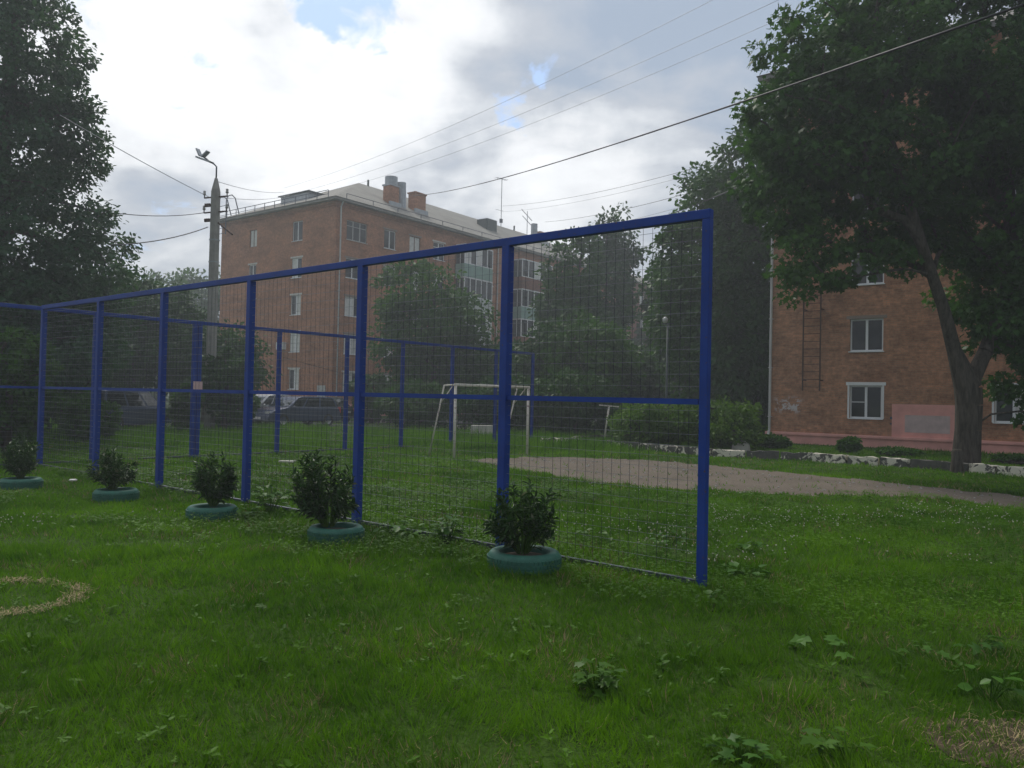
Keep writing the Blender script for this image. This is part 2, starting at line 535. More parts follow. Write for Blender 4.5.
def make_ground():
    nx = 120
    xs = np.concatenate([np.linspace(-1500, -60, 12)[:-1], np.linspace(-60, 60, nx), np.linspace(60, 1500, 12)[1:]])
    ys = np.concatenate([np.linspace(-1500, -10, 10)[:-1], np.linspace(-10, 110, nx), np.linspace(110, 1500, 12)[1:]])
    X, Y = np.meshgrid(xs, ys)
    Z = np.zeros_like(X)
    V = np.stack([X, Y, Z], -1).reshape(-1, 3)
    w, h = len(xs), len(ys)
    fs = []
    for j in range(h - 1):
        for i in range(w - 1):
            a = j * w + i
            fs.append((a, a + 1, a + w + 1, a + w))
    me = bpy.data.meshes.new('ground'); me.from_pydata(V.tolist(), [], fs); me.materials.append(M['lawn'])
    o = bpy.data.objects.new('ground', me); COL.objects.link(o)
    tag(o, 'lawn and yard soil stretching to the houses', kind='structure')


make_ground()


def wobble(pts, step=0.22, amp=0.2, seed=1):
    r = random.Random(seed)
    out = []
    n = len(pts)
    for i in range(n):
        a = Vector(pts[i][:2]); b = Vector(pts[(i + 1) % n][:2])
        k = max(1, int((b - a).length / step))
        for j in range(k):
            p = a.lerp(b, j / k)
            out.append((p.x + r.uniform(-amp, amp) * 0.8, p.y + r.uniform(-amp, amp) * 1.2))
    return out


path_px = [(466, 459.5), (520, 457.5), (566, 457), (640, 460), (700, 464.5), (770, 471.5), (850, 479), (930, 487), (1024, 497),
           (1120, 508), (1180, 530), (1100, 523), (1024, 510), (960, 501), (900, 496.5), (820, 495.5), (730, 492.5), (650, 488), (600, 482.5), (565, 478), (510, 468)]
PATH = wobble([gp(*p) for p in path_px])
dp_o = sheet('dirt_path', PATH, 0.004, M['dirt'])
tag(dp_o, 'bare trodden dirt patch and path crossing the lawn before the goal')
road_c = gx(300, 38.5); E1 = Vector((.598, .801, 0)); E2 = Vector((-.801, .598, 0))
rd = [road_c + E1 * a + E2 * b for a, b in ((-45, 4.2), (-45, -1.6), (60, -1.6), (60, 4.2))]
tag(sheet('road', rd, 0.006, M['asphalt']), 'asphalt yard drive in front of the brick apartment block')


def inside(poly, X, Y):
    poly = np.asarray([(p[0], p[1]) for p in poly])
    res = np.zeros(len(X), bool)
    n = len(poly)
    j = n - 1
    for i in range(n):
        xi, yi = poly[i]; xj, yj = poly[j]
        c = ((yi > Y) != (yj > Y)) & (X < (xj - xi) * (Y - yi) / (yj - yi + 1e-12) + xi)
        res ^= c
        j = i
    return res


def pebbles():
    r = np.random.default_rng(77)
    xs = np.array([p[0] for p in PATH]); ys = np.array([p[1] for p in PATH])
    n = 2600
    x = r.uniform(xs.min(), min(xs.max(), 16), n); y = r.uniform(ys.min(), ys.max(), n)
    k = inside(PATH, x, y); x, y = x[k], y[k]; n = len(x)
    T = np.array([(1, 0, 0), (0, 1, 0), (-1, 0, 0), (0, -1, 0), (0, 0, .6), (0, 0, -.4)])
    Fc = [(0, 1, 4), (1, 2, 4), (2, 3, 4), (3, 0, 4), (1, 0, 5), (2, 1, 5), (3, 2, 5), (0, 3, 5)]
    s_ = 0.01 + 0.035 * r.random(n) ** 4
    V = np.stack([x, y, np.full(n, .006)], 1)[:, None, :] + T[None] * (s_[:, None, None] * r.uniform(.6, 1.3, (n, 1, 3)))
    tag(np_mesh('gravel', V.reshape(-1, 3), Fc, 6, n, M['concrete']), 'small stones scattered on the bare dirt path', kind='stuff')


pebbles()
# straw ring and bare corner patch
ring_c = gp(-30, 600); ring_rx, ring_ry = 0.74, 0.5
bare_c = gp(1012, 742); 

# ------------------------------------------------------------------ grass
def vnoise(x, y, s, seed=0):
    """cheap smooth value noise"""
    r = np.random.default_rng(seed); T = r.random((64, 64))
    u = x / s; v = y / s
    i = np.floor(u).astype(int); j = np.floor(v).astype(int)
    fu = u - i; fv = v - j
    fu = fu * fu * (3 - 2 * fu); fv = fv * fv * (3 - 2 * fv)
    g = lambda a, b: T[a % 64, b % 64]
    return (g(i, j) * (1 - fu) + g(i + 1, j) * fu) * (1 - fv) + (g(i, j + 1) * (1 - fu) + g(i + 1, j + 1) * fu) * fv


tire_spots = [(524, 568, 0.345), (336, 540, 0.30), (212, 518, 0.305), (116, 500, 0.30), (21, 488, 0.30)]
TIRES = []
for px, py, r_ in tire_spots:
    g = gp(px, py); TIRES.append((g.x, g.y, r_))


def scatter(bands, lat=0.72):
    P = []
    for d0, d1, dens in bands:
        n = int(dens * (d1 - d0) * (d1 + d0) * lat)
        y = np.sqrt(rng.uniform(d0 * d0, d1 * d1, n))
        x = rng.uniform(-1, 1, n) * (y * lat + 0.6)
        P.append(np.stack([x, y], 1))
    return np.concatenate(P)


def make_grass():
    P = scatter([(2.9, 5, 5200), (5, 8, 3000), (8, 12, 1500), (12, 18, 700), (18, 27, 300), (27, 45, 80)])
    x, y = P[:, 0], P[:, 1]
    keep = ~inside(PATH, x, y)
    keep |= rng.random(len(x)) < 0.02
    for tx, ty, tr in TIRES:
        keep &= (x - tx) ** 2 + (y - ty) ** 2 > (tr * 0.93) ** 2
    rr = np.sqrt(((x - ring_c.x) / ring_rx) ** 2 + ((y - ring_c.y) / ring_ry) ** 2)
    ringm = np.abs(rr - 1) < 0.14
    keep &= ~(ringm & (rng.random(len(x)) < 0.55))
    bd = np.sqrt(((x - bare_c.x) / 0.5) ** 2 + ((y - bare_c.y) / 0.32) ** 2) + 0.5 * vnoise(x, y, 0.12, 5)
    keep &= ~((bd < 1.1) & (rng.random(len(x)) < 0.6))
    # thin patches
    thin = vnoise(x, y, 0.9, 3) * 0.6 + vnoise(x, y, 0.3, 4) * 0.4
    keep &= rng.random(len(x)) < np.clip(thin * 2.6 - .25, 0.2, 1)
    x, y = x[keep], y[keep]; n = len(x)
    d = y
    tuft = vnoise(x, y, 0.55, 9) * 0.35 + vnoise(x, y, 0.22, 10) * 0.3 + vnoise(x, y, 0.09, 11) * 0.35
    h = (0.026 + 0.075 * tuft ** 1.4 + rng.random(n) * 0.03)
    big = np.clip((vnoise(x, y, .38, 62) - .62) * 5, 0, 1)
    h *= 1 + .7 * big
    tall = rng.random(n) < 0.02
    h[tall] *= 1.6
    w = np.clip(0.0045 * d / 4.5, 0.004, 0.03) * rng.uniform(0.7, 1.4, n)
    a = rng.uniform(0, 2 * np.pi, n)
    tilt = rng.uniform(0.2, 1.7, n)
    # blades lean together in patches
    la = vnoise(x, y, 0.25, 12) * 2 * np.pi * 2
    D = np.stack([np.cos(a) * tilt + 0.5 * np.cos(la), np.sin(a) * tilt + 0.5 * np.sin(la), np.ones(n)], 1)
    N = np.stack([np.cos(a), np.sin(a), np.zeros(n) + 0.01], 1)
    V = leaves(np.stack([x, y, np.full(n, -0.004)], 1), D, N, h, w, BLADE)
    dry = rng.random(n) < np.clip(0.02 + 0.16 * (vnoise(x, y, .5, 61) > .72), 0, 1)
    o = np_mesh('grass', V, BLADE_F, 5, n, [M['grass'], M['straw']], midx=dry.astype(int))
    tag(o, 'uneven green lawn grass covering the whole yard', kind='stuff')


make_grass()


def make_clover():
    n = 34000
    P = scatter([(5.5, 9, 420), (9, 15, 260), (15, 20, 60)])
    x, y = P[:, 0], P[:, 1]
    dens = vnoise(x, y, 1.6, 21) * 0.6 + vnoise(x, y, 0.4, 22) * 0.4
    side = (x > -0.77 / .634 * (y - 6.9) + 1.0)
    keep = (dens > np.where(side, 0.45, 0.66)) & ~inside(PATH, x, y)
    for tx, ty, tr in TIRES:
        keep &= (x - tx) ** 2 + (y - ty) ** 2 > (tr * 0.97) ** 2
    x, y = x[keep], y[keep]
    Ps, Ds, Ns = [], [], []
    z = rng.uniform(0.05, 0.12, len(x))
    a0 = rng.uniform(0, 6.28, len(x))
    for k in range(3):
        a = a0 + k * 2.094
        Ps.append(np.stack([x, y, z], 1)); Ds.append(np.stack([np.cos(a), np.sin(a), rng.uniform(-.1, .35, len(x))], 1))
        Ns.append(np.tile([0, 0, 1.0], (len(x), 1)))
    P3 = np.concatenate(Ps)
    sz = np.clip(0.018 * P3[:, 1] / 8, 0.016, 0.034)
    V = leaves(P3, np.concatenate(Ds), np.concatenate(Ns), sz, sz * 0.95, OVAL)
    tag(np_mesh('clover', V, OVAL_F, 6, len(P3), M['clover']), 'low clover leaves growing through the lawn', kind='stuff')
    # flower heads
    P = scatter([(6.5, 9, 60), (9, 15, 48), (15, 20, 10)])
    x, y = P[:, 0], P[:, 1]
    dens = vnoise(x, y, 1.1, 31) * 0.6 + vnoise(x, y, 0.35, 32) * 0.4
    side = (x > -0.77 / .634 * (y - 6.9) + 1.0)
    band = np.exp(-((y - 9.6 - 0.12 * x) / 1.6) ** 2)
    keep = (dens + 0.28 * band > np.where(side, 0.70, 0.92)) & ~inside(PATH, x, y)
    x, y = x[keep], y[keep]; n = len(x)
    r = rng.uniform(0.005, 0.010, n)
    T = np.array([(1, 0, 0), (0, 1, 0), (-1, 0, 0), (0, -1, 0), (.7, .7, .7), (-.7, .7, .7), (-.7, -.7, .7), (.7, -.7, .7), (0, 0, 1.15), (0, 0, -.7)])
    Fc = [(0, 1, 4), (1, 2, 5), (2, 3, 6), (3, 0, 7), (0, 4, 7), (1, 5, 4), (2, 6, 5), (3, 7, 6), (4, 5, 8), (5, 6, 8), (6, 7, 8), (7, 4, 8), (1, 0, 9), (2, 1, 9), (3, 2, 9), (0, 3, 9)]
    C = np.stack([x, y, rng.uniform(0.09, 0.14, n)], 1)
    V = (C[:, None, :] + T[None] * r[:, None, None]).reshape(-1, 3)
    tag(np_mesh('clover_flowers', V, Fc, 10, n, M['clover_flower'], smooth=True), 'small white clover flower heads dotted over the lawn', kind='stuff')


make_clover()


def make_herbs():
    P = scatter([(3, 5.5, 20), (5.5, 10, 12)])
    x, y = P[:, 0], P[:, 1]
    k = vnoise(x, y, .8, 51) > .45
    for tx, ty, tr in TIRES:
        k &= (x - tx) ** 2 + (y - ty) ** 2 > (tr + .05) ** 2
    x, y = x[k], y[k]
    Ps, Ds, L = [], [], []
    for i in range(len(x)):
        n = rng.integers(4, 9); a = rng.uniform(0, 6.28) + np.arange(n) * 6.28 / n + rng.normal(0, .2, n)
        s_ = rng.uniform(.02, .05)
        z = rng.uniform(.02, .06)
        for t in a:
            Ps.append((x[i], y[i], z + rng.uniform(-.01, .02))); Ds.append((math.cos(t), math.sin(t), rng.uniform(-.1, .8))); L.append(s_ * rng.uniform(.7, 1.3))
    L = np.array(L); m = len(L)
    V = leaves(Ps, Ds, np.stack([rng.normal(0, .2, m), rng.normal(0, .2, m), np.ones(m)], 1), L, L * .55, OVAL)
    tag(np_mesh('lawn_herbs', V, OVAL_F, 6, m, M['clover']), 'small leafy herbs scattered through the near lawn', kind='stuff')


make_herbs()


def make_straw():
    # dead-grass ring at left and the dry patch at the lower right corner
    n = 2600
    a = rng.uniform(0, 2 * np.pi, n)
    rad = 1 + rng.normal(0, 0.07, n) + .12 * vnoise(np.cos(a) * 2 + 5, np.sin(a) * 2 + 5, .7, 43)
    wgt = 0.5 + 0.5 * vnoise(np.cos(a) * 3 + 9, np.sin(a) * 3 + 9, 0.8, 41)
    k = rng.random(n) < wgt
    a, rad = a[k], rad[k]
    x = ring_c.x + ring_rx * rad * np.cos(a); y = ring_c.y + ring_ry * rad * np.sin(a)
    n = len(x)
    b = rng.uniform(0, 6.28, n)
    D = np.stack([np.cos(b), np.sin(b), rng.uniform(-.05, .35, n)], 1)
    V = leaves(np.stack([x, y, rng.uniform(0.01, 0.04, n)], 1), D, np.tile([0, 0, 1.], (n, 1)), rng.uniform(0.03, 0.08, n), rng.uniform(0.003, 0.006, n), BLADE)
    tag(np_mesh('dry_grass_ring', V, BLADE_F, 5, n, M['straw'], origin=(ring_c.x, ring_c.y, 0)), 'ring of dry yellow cut grass at the left edge of the lawn', kind='stuff')
    n = 420
    x = bare_c.x + rng.normal(0, 0.27, n); y = bare_c.y + rng.normal(0, 0.17, n)
    b = rng.uniform(0, 6.28, n)
    D = np.stack([np.cos(b), np.sin(b) * 0.7, rng.uniform(-.03, .3, n)], 1)
    V = leaves(np.stack([x, y, rng.uniform(0.006, 0.03, n)], 1), D, np.tile([0, 0, 1.], (n, 1)), rng.uniform(0.03, 0.13, n), rng.uniform(0.002, 0.0045, n), BLADE)
    tag(np_mesh('dry_straw', V, BLADE_F, 5, n, M['straw'], origin=(bare_c.x, bare_c.y, 0)), 'dry straw scattered on bare soil in the near right corner', kind='stuff')
    pts = [(bare_c.x + 0.5 * math.cos(t) * (1 + .15 * math.sin(5 * t)), bare_c.y + 0.33 * math.sin(t) * (1 + .2 * math.sin(3 * t))) for t in [i * 2 * math.pi / 40 for i in range(40)]]
    tag(sheet('bare_soil', pts, 0.004, M['soil']), 'bare dark soil patch in the near right corner')


make_straw()


# ------------------------------------------------------------------ broad-leaved weeds on the lawn
def weed(px, py, size, nleaf, h, label, mat='weed', seed=0, tmpl=(MAPLE, MAPLE_F), name='weed_plant', spread=1.0):
    r = np.random.default_rng(seed + 500)
    g = gp(px, py)
    a = r.uniform(0, 6.28, nleaf); rad = np.sqrt(r.random(nleaf)) * size * 1.1 * spread
    z = h * (0.35 + 0.65 * r.random(nleaf)) * (1 - 0.3 * rad / (size * 1.1 * spread + 1e-6))
    P = np.stack([rad * np.cos(a), rad * np.sin(a), z], 1)
    aa = a + r.normal(0, .6, nleaf)
    D = np.stack([np.cos(aa), np.sin(aa), r.uniform(-.45, .35, nleaf)], 1)
    N = np.stack([r.normal(0, .25, nleaf), r.normal(0, .25, nleaf), np.ones(nleaf)], 1)
    L = r.uniform(.55, 1.0, nleaf) * size
    V = leaves(P, D, N, L, L * 0.8, tmpl[0])
    root = empty(name, (g.x, g.y, 0), 0, label, 'weed', 'broad-leaved weeds on the lawn')
    np_mesh('foliage', V, tmpl[1], len(tmpl[0]), nleaf, M[mat], parent=root)
    st = MB()
    for i in range(nleaf):
        st.tube([(P[i, 0] * 0.15, P[i, 1] * 0.15, -0.01), (P[i, 0] * .7, P[i, 1] * .7, z[i] * 0.7), tuple(P[i])], 0.0025, 4, cap=False)
    st.build('stem', M['weed_dark'], root)
    return root


weed(597, 692, 0.10, 34, 0.17, 'bushy dark weed with toothed leaves in front of the nearest tyre planter', 'weed_dark', 1)
weed(822, 655, 0.13, 6, 0.14, 'seedling with a few large pale lobed leaves right of the lawn middle', 'weed', 2)
weed(924, 655, 0.10, 5, 0.10, 'small low weed with one broad leaf, left of the paired leafy weeds', 'weed', 3)
weed(972, 650, 0.13, 9, 0.13, 'spreading weed with broad light leaves in a row behind the tall sprout', 'weed', 4)
weed(990, 700, 0.11, 12, 0.20, 'tall pale sprout with upright broad leaves above the straw patch', 'weed', 5, (OVAL, OVAL_F))
weed(848, 762, 0.12, 14, 0.14, 'leafy weed at the bottom edge, left of the bare soil patch', 'weed_dark', 6)
weed(740, 764, 0.10, 16, 0.12, 'light green weed at the bottom edge below the fence end post', 'weed', 7)
weed(750, 578, 0.13, 14, 0.12, 'broad-leaved weed just right of the foot of the end post', 'weed', 8, (OVAL, OVAL_F))
weed(752, 552, 0.12, 12, 0.14, 'yellowish low weed behind the foot of the end post', 'weed', 9, (OVAL, OVAL_F))
weed(447, 545, 0.12, 40, 0.34, 'clump of tall weeds left of the nearest tyre planter by the fence', 'weed', 10, (OVAL, OVAL_F))
weed(400, 538, 0.11, 30, 0.22, 'low weeds along the bottom rail right of the second tyre planter', 'weed', 11, (OVAL, OVAL_F), spread=2)
weed(596, 545, 0.10, 26, 0.2, 'weeds under the bottom rail right of the nearest tyre planter', 'weed_dark', 12, (OVAL, OVAL_F), spread=2)
weed(270, 513, 0.12, 60, 0.42, 'tall weed clump between the second and third tyre planters', 'weed', 13, (OVAL, OVAL_F), spread=1.5)
weed(249, 520, 0.10, 30, 0.22, 'low yellow-green weeds beside the third tyre planter', 'weed', 14, (OVAL, OVAL_F), spread=1.5)
weed(668, 545, 0.10, 24, 0.16, 'low weeds behind the last mesh panel of the near fence', 'weed', 15, (OVAL, OVAL_F), spread=2)
weed(712, 604, 0.09, 14, 0.12, 'small weed tuft at the front of the end post', 'weed_dark', 16, (OVAL, OVAL_F))


# ------------------------------------------------------------------ fences
def fence(origin, dirv, posts, sections, label, h=3.2, double=()):
    ang = math.atan2(dirv[1], dirv[0])
    root = empty('mesh_fence', (origin[0], origin[1], 0), ang, label, 'fence', 'blue wire mesh fences round the pitch')
    pr = []
    for s in posts:
        w_ = 0.074 if (s == 0.0) else 0.095
        o = MB().box((s, 0, h / 2 - 0.05), (w_, w_, h + 0.1)).build('post', M['blue'], root, bevel=0.006)
    top = MB(); top.bar((posts[0] - .037, 0, h), (posts[-1] + .05, 0, h), 0.074, 0.084)
    # butt the rail on top of the posts
    top.build('top_rail', M['blue'], root, bevel=0.006).location.z = 0.043
    for a, b in zip(posts[:-1], posts[1:]):
        if b - a < 0.5: continue
        MB().bar((a + .05, 0, h * 0.5), (b - .05, 0, h * 0.5), 0.045, 0.05).build('middle_rail', M['blue'], root)
        MB().bar((a + .05, 0, 0.03), (b - .05, 0, 0.03), 0.045, 0.04).build('bottom_rail', M['rail_metal'], root)
        for z0, z1 in ((0.085, h * .5 - .03), (h * .5 + .03, h - .01)):
            mb = MB()
            n = int(round((b - a - .1) / 0.1))
            for i in range(1, n):
                s = a + .05 + (b - a - .1) * i / n
                mb.bar((s, 0, z0), (s, 0, z1), 0.0027)
            mb.build('wire_mesh', M['wire'], root)
            mb = MB()
            m = int((z1 - z0) / 0.105)
            for i in range(1, m + 1):
                z = z0 + (z1 - z0) * i / (m + .5)
                sag = random.uniform(-.004, .004)
                mb.bar((a + .05, 0.003, z + sag), (b - .05, 0.003, z - sag), 0.0030)
            mb.build('wire_mesh', M['wire_sky_lit'], root)  # horizontal wires, sky highlight in their colour
    return root


O1 = (1.683, 6.89); D1 = (-.773, .634)
fence(O1, D1, [0.0, 2.27, 4.62, 7.08, 9.62, 12.0, 14.6], None, 'blue mesh fence with open end post running from the near right to the far left')
C0 = (O1[0] + D1[0] * 14.9, O1[1] + D1[1] * 14.9)
D2 = (.634, .773)
f2 = fence(C0, D2, [-3.2, -1.1, 1.15, 3.44, 3.56, 5.8, 8.05, 10.2, 12.4, 14.6, 16.7], None, 'blue mesh fence along the far side, behind the goal and the tyre planters')
MB().box((3.52, -0.058, 1.72), (0.24, 0.008, 0.22)).build('notice', M['paper'], f2)


# ------------------------------------------------------------------ tyre planters with shrubs
def tyre_planter(px, py, r, label, h=0.2):
    g = gp(px, py)
    root = empty('tyre_planter', (g.x, g.y, 0), random.uniform(0, 6), label, 'planter', 'painted tyre planters along the fence')
    root.location.z = -.03
    ri = r * 0.62; w = h
    prof = []
    # rounded tyre cross-section, closed
    for k in range(20):
        a = 2 * math.pi * k / 20
        cx = (r + ri) / 2; rx = (r - ri) / 2
        ca, sa = math.cos(a), math.sin(a)
        q = 0.72
        X = cx + rx * math.copysign(abs(ca) ** q, ca)
        Z = w / 2 + w / 2 * math.copysign(abs(sa) ** q, sa)
        prof.append((X, Z))
    MB().lathe(prof, 48, closed=True).build('tyre', M['tyre'], root, smooth=True)
    tr = MB()
    for k in range(56):
        a = 2 * math.pi * k / 56
        for zz, off in ((w * .3, 0), (w * .5, .5), (w * .7, 0)):
            aa = a + off * 2 * math.pi / 56
            tr.box((math.cos(aa) * (r + .001), math.sin(aa) * (r + .001), zz), (0.012, r * 0.075, w * .13), aa)
    tr.build('tread', M['tyre'], root)
    s = MB().lathe([(0.001, w * .8), (ri * .5, w * .78), (ri * 1.08, w * .7), (ri * 1.1, 0.0)], 24)
    s.build('soil', M['soil'], root, smooth=True)
    return root


def shrub(px, py, r, top, label, n=620, seed=0, base=0.14, flat=1.0, pale=0.03, lean=(0, 0), leafL=0.10):
    g = gp(px, py)
    rr = np.random.default_rng(900 + seed)
    root = empty('leafy_shrub', (g.x, g.y, base), 0, label, 'shrub', 'bushy shrubs growing in the tyre planters')
    H = top - base
    cz = H * 0.5
    st = MB(); P = []; D = []
    ns = 64; n = int(n * 1.6)
    per = n // ns
    for i in range(ns):
        a = rr.uniform(0, 6.28); e = np.arcsin(rr.uniform(-.5, 1.0))
        tip = np.array([math.cos(a) * math.cos(e) * r * 1.0, math.sin(a) * math.cos(e) * r, cz + math.sin(e) * (H - cz) * 1.0])
        tip *= rr.uniform(.82, 1.04); tip[0] += lean[0] * tip[2]; tip[1] += lean[1] * tip[2]
        b = np.array([math.cos(a) * r * .14, math.sin(a) * r * .14, 0.0])
        mid = b * .45 + tip * .5 + np.array([0, 0, H * .06])
        st.tube([tuple(b), tuple(mid), tuple(tip)], [.005, .004, .002], 4, cap=False)
        for k in range(per):
            t = 0.28 + .72 * (k / per) ** .7
            p = (1 - t) ** 2 * b + 2 * t * (1 - t) * mid + t * t * tip
            d = tip - mid; d /= np.linalg.norm(d)
            w = rr.normal(0, 1, 3); w -= w.dot(d) * d; w /= np.linalg.norm(w)
            P.append(p + rr.normal(0, .008, 3)); D.append(d * rr.uniform(.3, .9) + w * rr.uniform(.6, 1.0) + np.array([0, 0, rr.uniform(-.35, .25)]))
    P = np.array(P); D = np.array(D); m = len(P)
    N = np.stack([rr.normal(0, .4, m), rr.normal(0, .4, m), np.ones(m)], 1)
    L = rr.uniform(.6, 1.15, m) * leafL * .9
    V = leaves(P, D, N, L, L * .3, LANCE)
    np_mesh('foliage', V, OVAL_F, 6, m, [M['shrub'], M['shrub_pale']], parent=root, midx=(rr.random(m) < pale).astype(int))
    st.build('stem', M['weed_dark'], root)
    return root


tl = ['teal painted tyre planter nearest the camera', 'teal tyre planter second from the camera, beside a blue post',
      'bright teal tyre planter third from the camera', 'half-hidden teal tyre planter fourth from the camera in long grass',
      'farthest teal tyre planter at the left edge']
for (px, py, r_), l in zip(tire_spots, tl):
    tyre_planter(px, py, r_, l, 0.2 if r_ > .34 else 0.19)
shrub(522, 568, .35, .83, 'round dark shrub in the nearest tyre planter', 900, 1, pale=.02)
shrub(328, 539, .38, .97, 'widest dark bush in the second tyre planter', 1150, 2, pale=.05, lean=(-.12, 0))
shrub(213, 517, .27, .83, 'small upright shrub in the third tyre planter', 700, 3, pale=.04)
shrub(112, 499, .32, .72, 'loose shrub with pale stalks in the fourth tyre planter', 650, 4, pale=.08)
shrub(20, 487, .26, .82, 'shadowy shrub in the farthest tyre planter at left', 550, 5, pale=.02)


# ------------------------------------------------------------------ goal
def make_goal():
    a = gp(454, 459.5); b = gp(527, 455)
    d = b - a; W = d.length; ang = math.atan2(d.y, d.x)
    root = empty('football_goal', (a.x, a.y, 0), ang, 'small white football goal without a net on the bare patch', 'goal')
    H = 1.9; r = .036; mat = M['goal']
    # the back of the frame lies on the side away from the pitch
    bl = root_local(root, gp(425, 455)); D = abs(bl[1]); sx = bl[0]
    MB().tube([(0, 0, 0), (0, 0, H)], r, 10).build('post', mat, root, smooth=True)
    MB().tube([(W, 0, 0), (W, 0, H)], r, 10).build('post', mat, root, smooth=True)
    MB().tube([(-r, 0, H), (W + r, 0, H)], r, 10).build('crossbar', mat, root, smooth=True)
    for x0 in (0, W):
        MB().tube([(x0, 0.01, H), (x0, .42, H - .02)], .02, 8).build('top_stay', mat, root, smooth=True)
        MB().tube([(x0, .42, H - .02), (x0, .95, .0)], .02, 8).build('rear_support', mat, root, smooth=True)
        MB().tube([(x0, .12, H - .04), (x0, .56, H - .5)], .013, 6).build('brace', mat, root, smooth=True)


def root_local(root, p):
    m = Matrix.Translation(root.location) @ root.rotation_euler.to_matrix().to_4x4()
    return m.inverted() @ Vector(p)


make_goal()


# ------------------------------------------------------------------ buildings
def hit(root_loc, ang, px, py, plane):
    """where the ray meets facade plane 'x' (local x=0) or 'y' (local y=0); returns (coord along, z)"""
    m = (Matrix.Translation(root_loc) @ Matrix.Rotation(ang, 4, 'Z')).inverted()
    o = m @ CAMP; d = (m.to_3x3() @ ray(px, py))
    if plane == 'y':
        t = -o.y / d.y; p = o + d * t; return p.x, p.z
    t = -o.x / d.x; p = o + d * t; return p.y, p.z


def wall_holes(mb, plane, L0, L1, z0, z1, holes, depth=0.14, mi=0, at=0.0):
    """flat wall with rectangular openings and their reveals. plane 'y': outside towards -y; 'x': outside towards -x"""
    us = sorted(set([L0, L1] + [h for H in holes for h in (H[0], H[1])]))
    zs = sorted(set([z0, z1] + [h for H in holes for h in (H[2], H[3])]))
    def P(u, z, dd):
        return (u, at + dd, z) if plane == 'y' else (at + dd, u, z)
    for i in range(len(us) - 1):
        for j in range(len(zs) - 1):
            uc, zc = (us[i] + us[i + 1]) / 2, (zs[j] + zs[j + 1]) / 2
            if any(H[0] < uc < H[1] and H[2] < zc < H[3] for H in holes): continue
            vs = [P(us[i], zs[j], 0), P(us[i + 1], zs[j], 0), P(us[i + 1], zs[j + 1], 0), P(us[i], zs[j + 1], 0)]
            mb.add(vs, [(0, 1, 2, 3)], mi)
    for (a, b, c, d) in holes:
        q = [(a, c), (b, c), (b, d), (a, d)]
        for k in range(4):
            p0, p1 = q[k], q[(k + 1) % 4]
            mb.add([P(*p0, 0), P(*p1, 0), P(*p1, depth), P(*p0, depth)], [(0, 1, 2, 3)], mi)


def window(root, plane, uc, zc, w, h, style, rnd, at=0.0, depth=0.12, lintel=True, split=None, sill=True, mat=None, lintel_mat=None):
    """window = frame (with pane, curtain) + sill + lintel, set in the opening"""
    mat = mat or M['pvc']
    t = 0.055
    def bx(mb, u0, u1, d0, d1, z0, z1):
        if plane == 'y': mb.span(u0, u1, at + d0, at + d1, z0, z1)
        else: mb.span(at + d0, at + d1, u0, u1, z0, z1)
    fr = MB()
    u0, u1, z0, z1 = uc - w / 2 + .003, uc + w / 2 - .003, zc - h / 2 + .003, zc + h / 2 - .003
    d0, d1 = depth - .05, depth + .01
    bx(fr, u0, u1, d0, d1, z0, z0 + t); bx(fr, u0, u1, d0, d1, z1 - t, z1)
    bx(fr, u0, u0 + t, d0, d1, z0 + t, z1 - t); bx(fr, u1 - t, u1, d0, d1, z0 + t, z1 - t)
    splits = split if split is not None else ([0.5] if w > .8 else [])
    for s in splits:
        c = u0 + (u1 - u0) * s
        bx(fr, c - .045, c + .045, d0 + .002, d1 - .002, z0 + t, z1 - t)
    if style == 'old':
        bx(fr, u0 + t, u1 - t, d0 + .004, d1 - .004, z1 - h * .3, z1 - h * .3 + .04)
    f = fr.build('window', mat, root)
    pn = MB(); bx(pn, u0 + t * .5, u1 - t * .5, depth - .02, depth - .012, z0 + t * .5, z1 - t * .5)
    pn.build('pane', M['glass'], f)
    if style in ('curtain', 'half'):
        cu = MB()
        e0, e1 = (u0 + t, u1 - t) if style == 'curtain' else (u0 + t, uc - .05)
        if rnd.random() < .5 and style == 'half': e0, e1 = uc + .05, u1 - t
        bx(cu, e0, e1, depth - .029, depth - .024, z0 + t, z1 - t)
        cu.build('curtain', M['curtain'], f)
    if sill:
        s = MB(); bx(s, uc - w / 2 - .04, uc + w / 2 + .04, -.06, depth - .052, zc - h / 2 - .035, zc - h / 2 + .002)
        s.build('sill', M['pvc'] if mat is M['pvc'] else M['lintel'], f)
    if lintel:
        l = MB(); bx(l, uc - w / 2 - .13, uc + w / 2 + .13, -.012, .03, zc + h / 2 + .004, zc + h / 2 + .13)
        l.build('lintel', lintel_mat or M['lintel'], f)
    return f


STOREY = 2.8


def gutter_pipe(root, plane, u, ztop, zbot, at=0.0, mat=None):
    mb = MB()
    p = (lambda z, o: (u, at - o, z)) if plane == 'y' else (lambda z, o: (at - o, u, z))
    mb.tube([p(ztop, .35), p(ztop - .35, .12), p(zbot + .3, .12), p(zbot, .3)], .055, 8)
    for k in range(int((ztop - zbot) / 2)):
        z = zbot + .8 + 2 * k
        if plane == 'y': mb.span(u - .07, u + .07, at - .185, at - .001, z, z + .03)
        else: mb.span(at - .185, at - .001, u - .07, u + .07, z, z + .03)
    return mb.build('drainpipe', mat or M['pipe'], root, smooth=False)


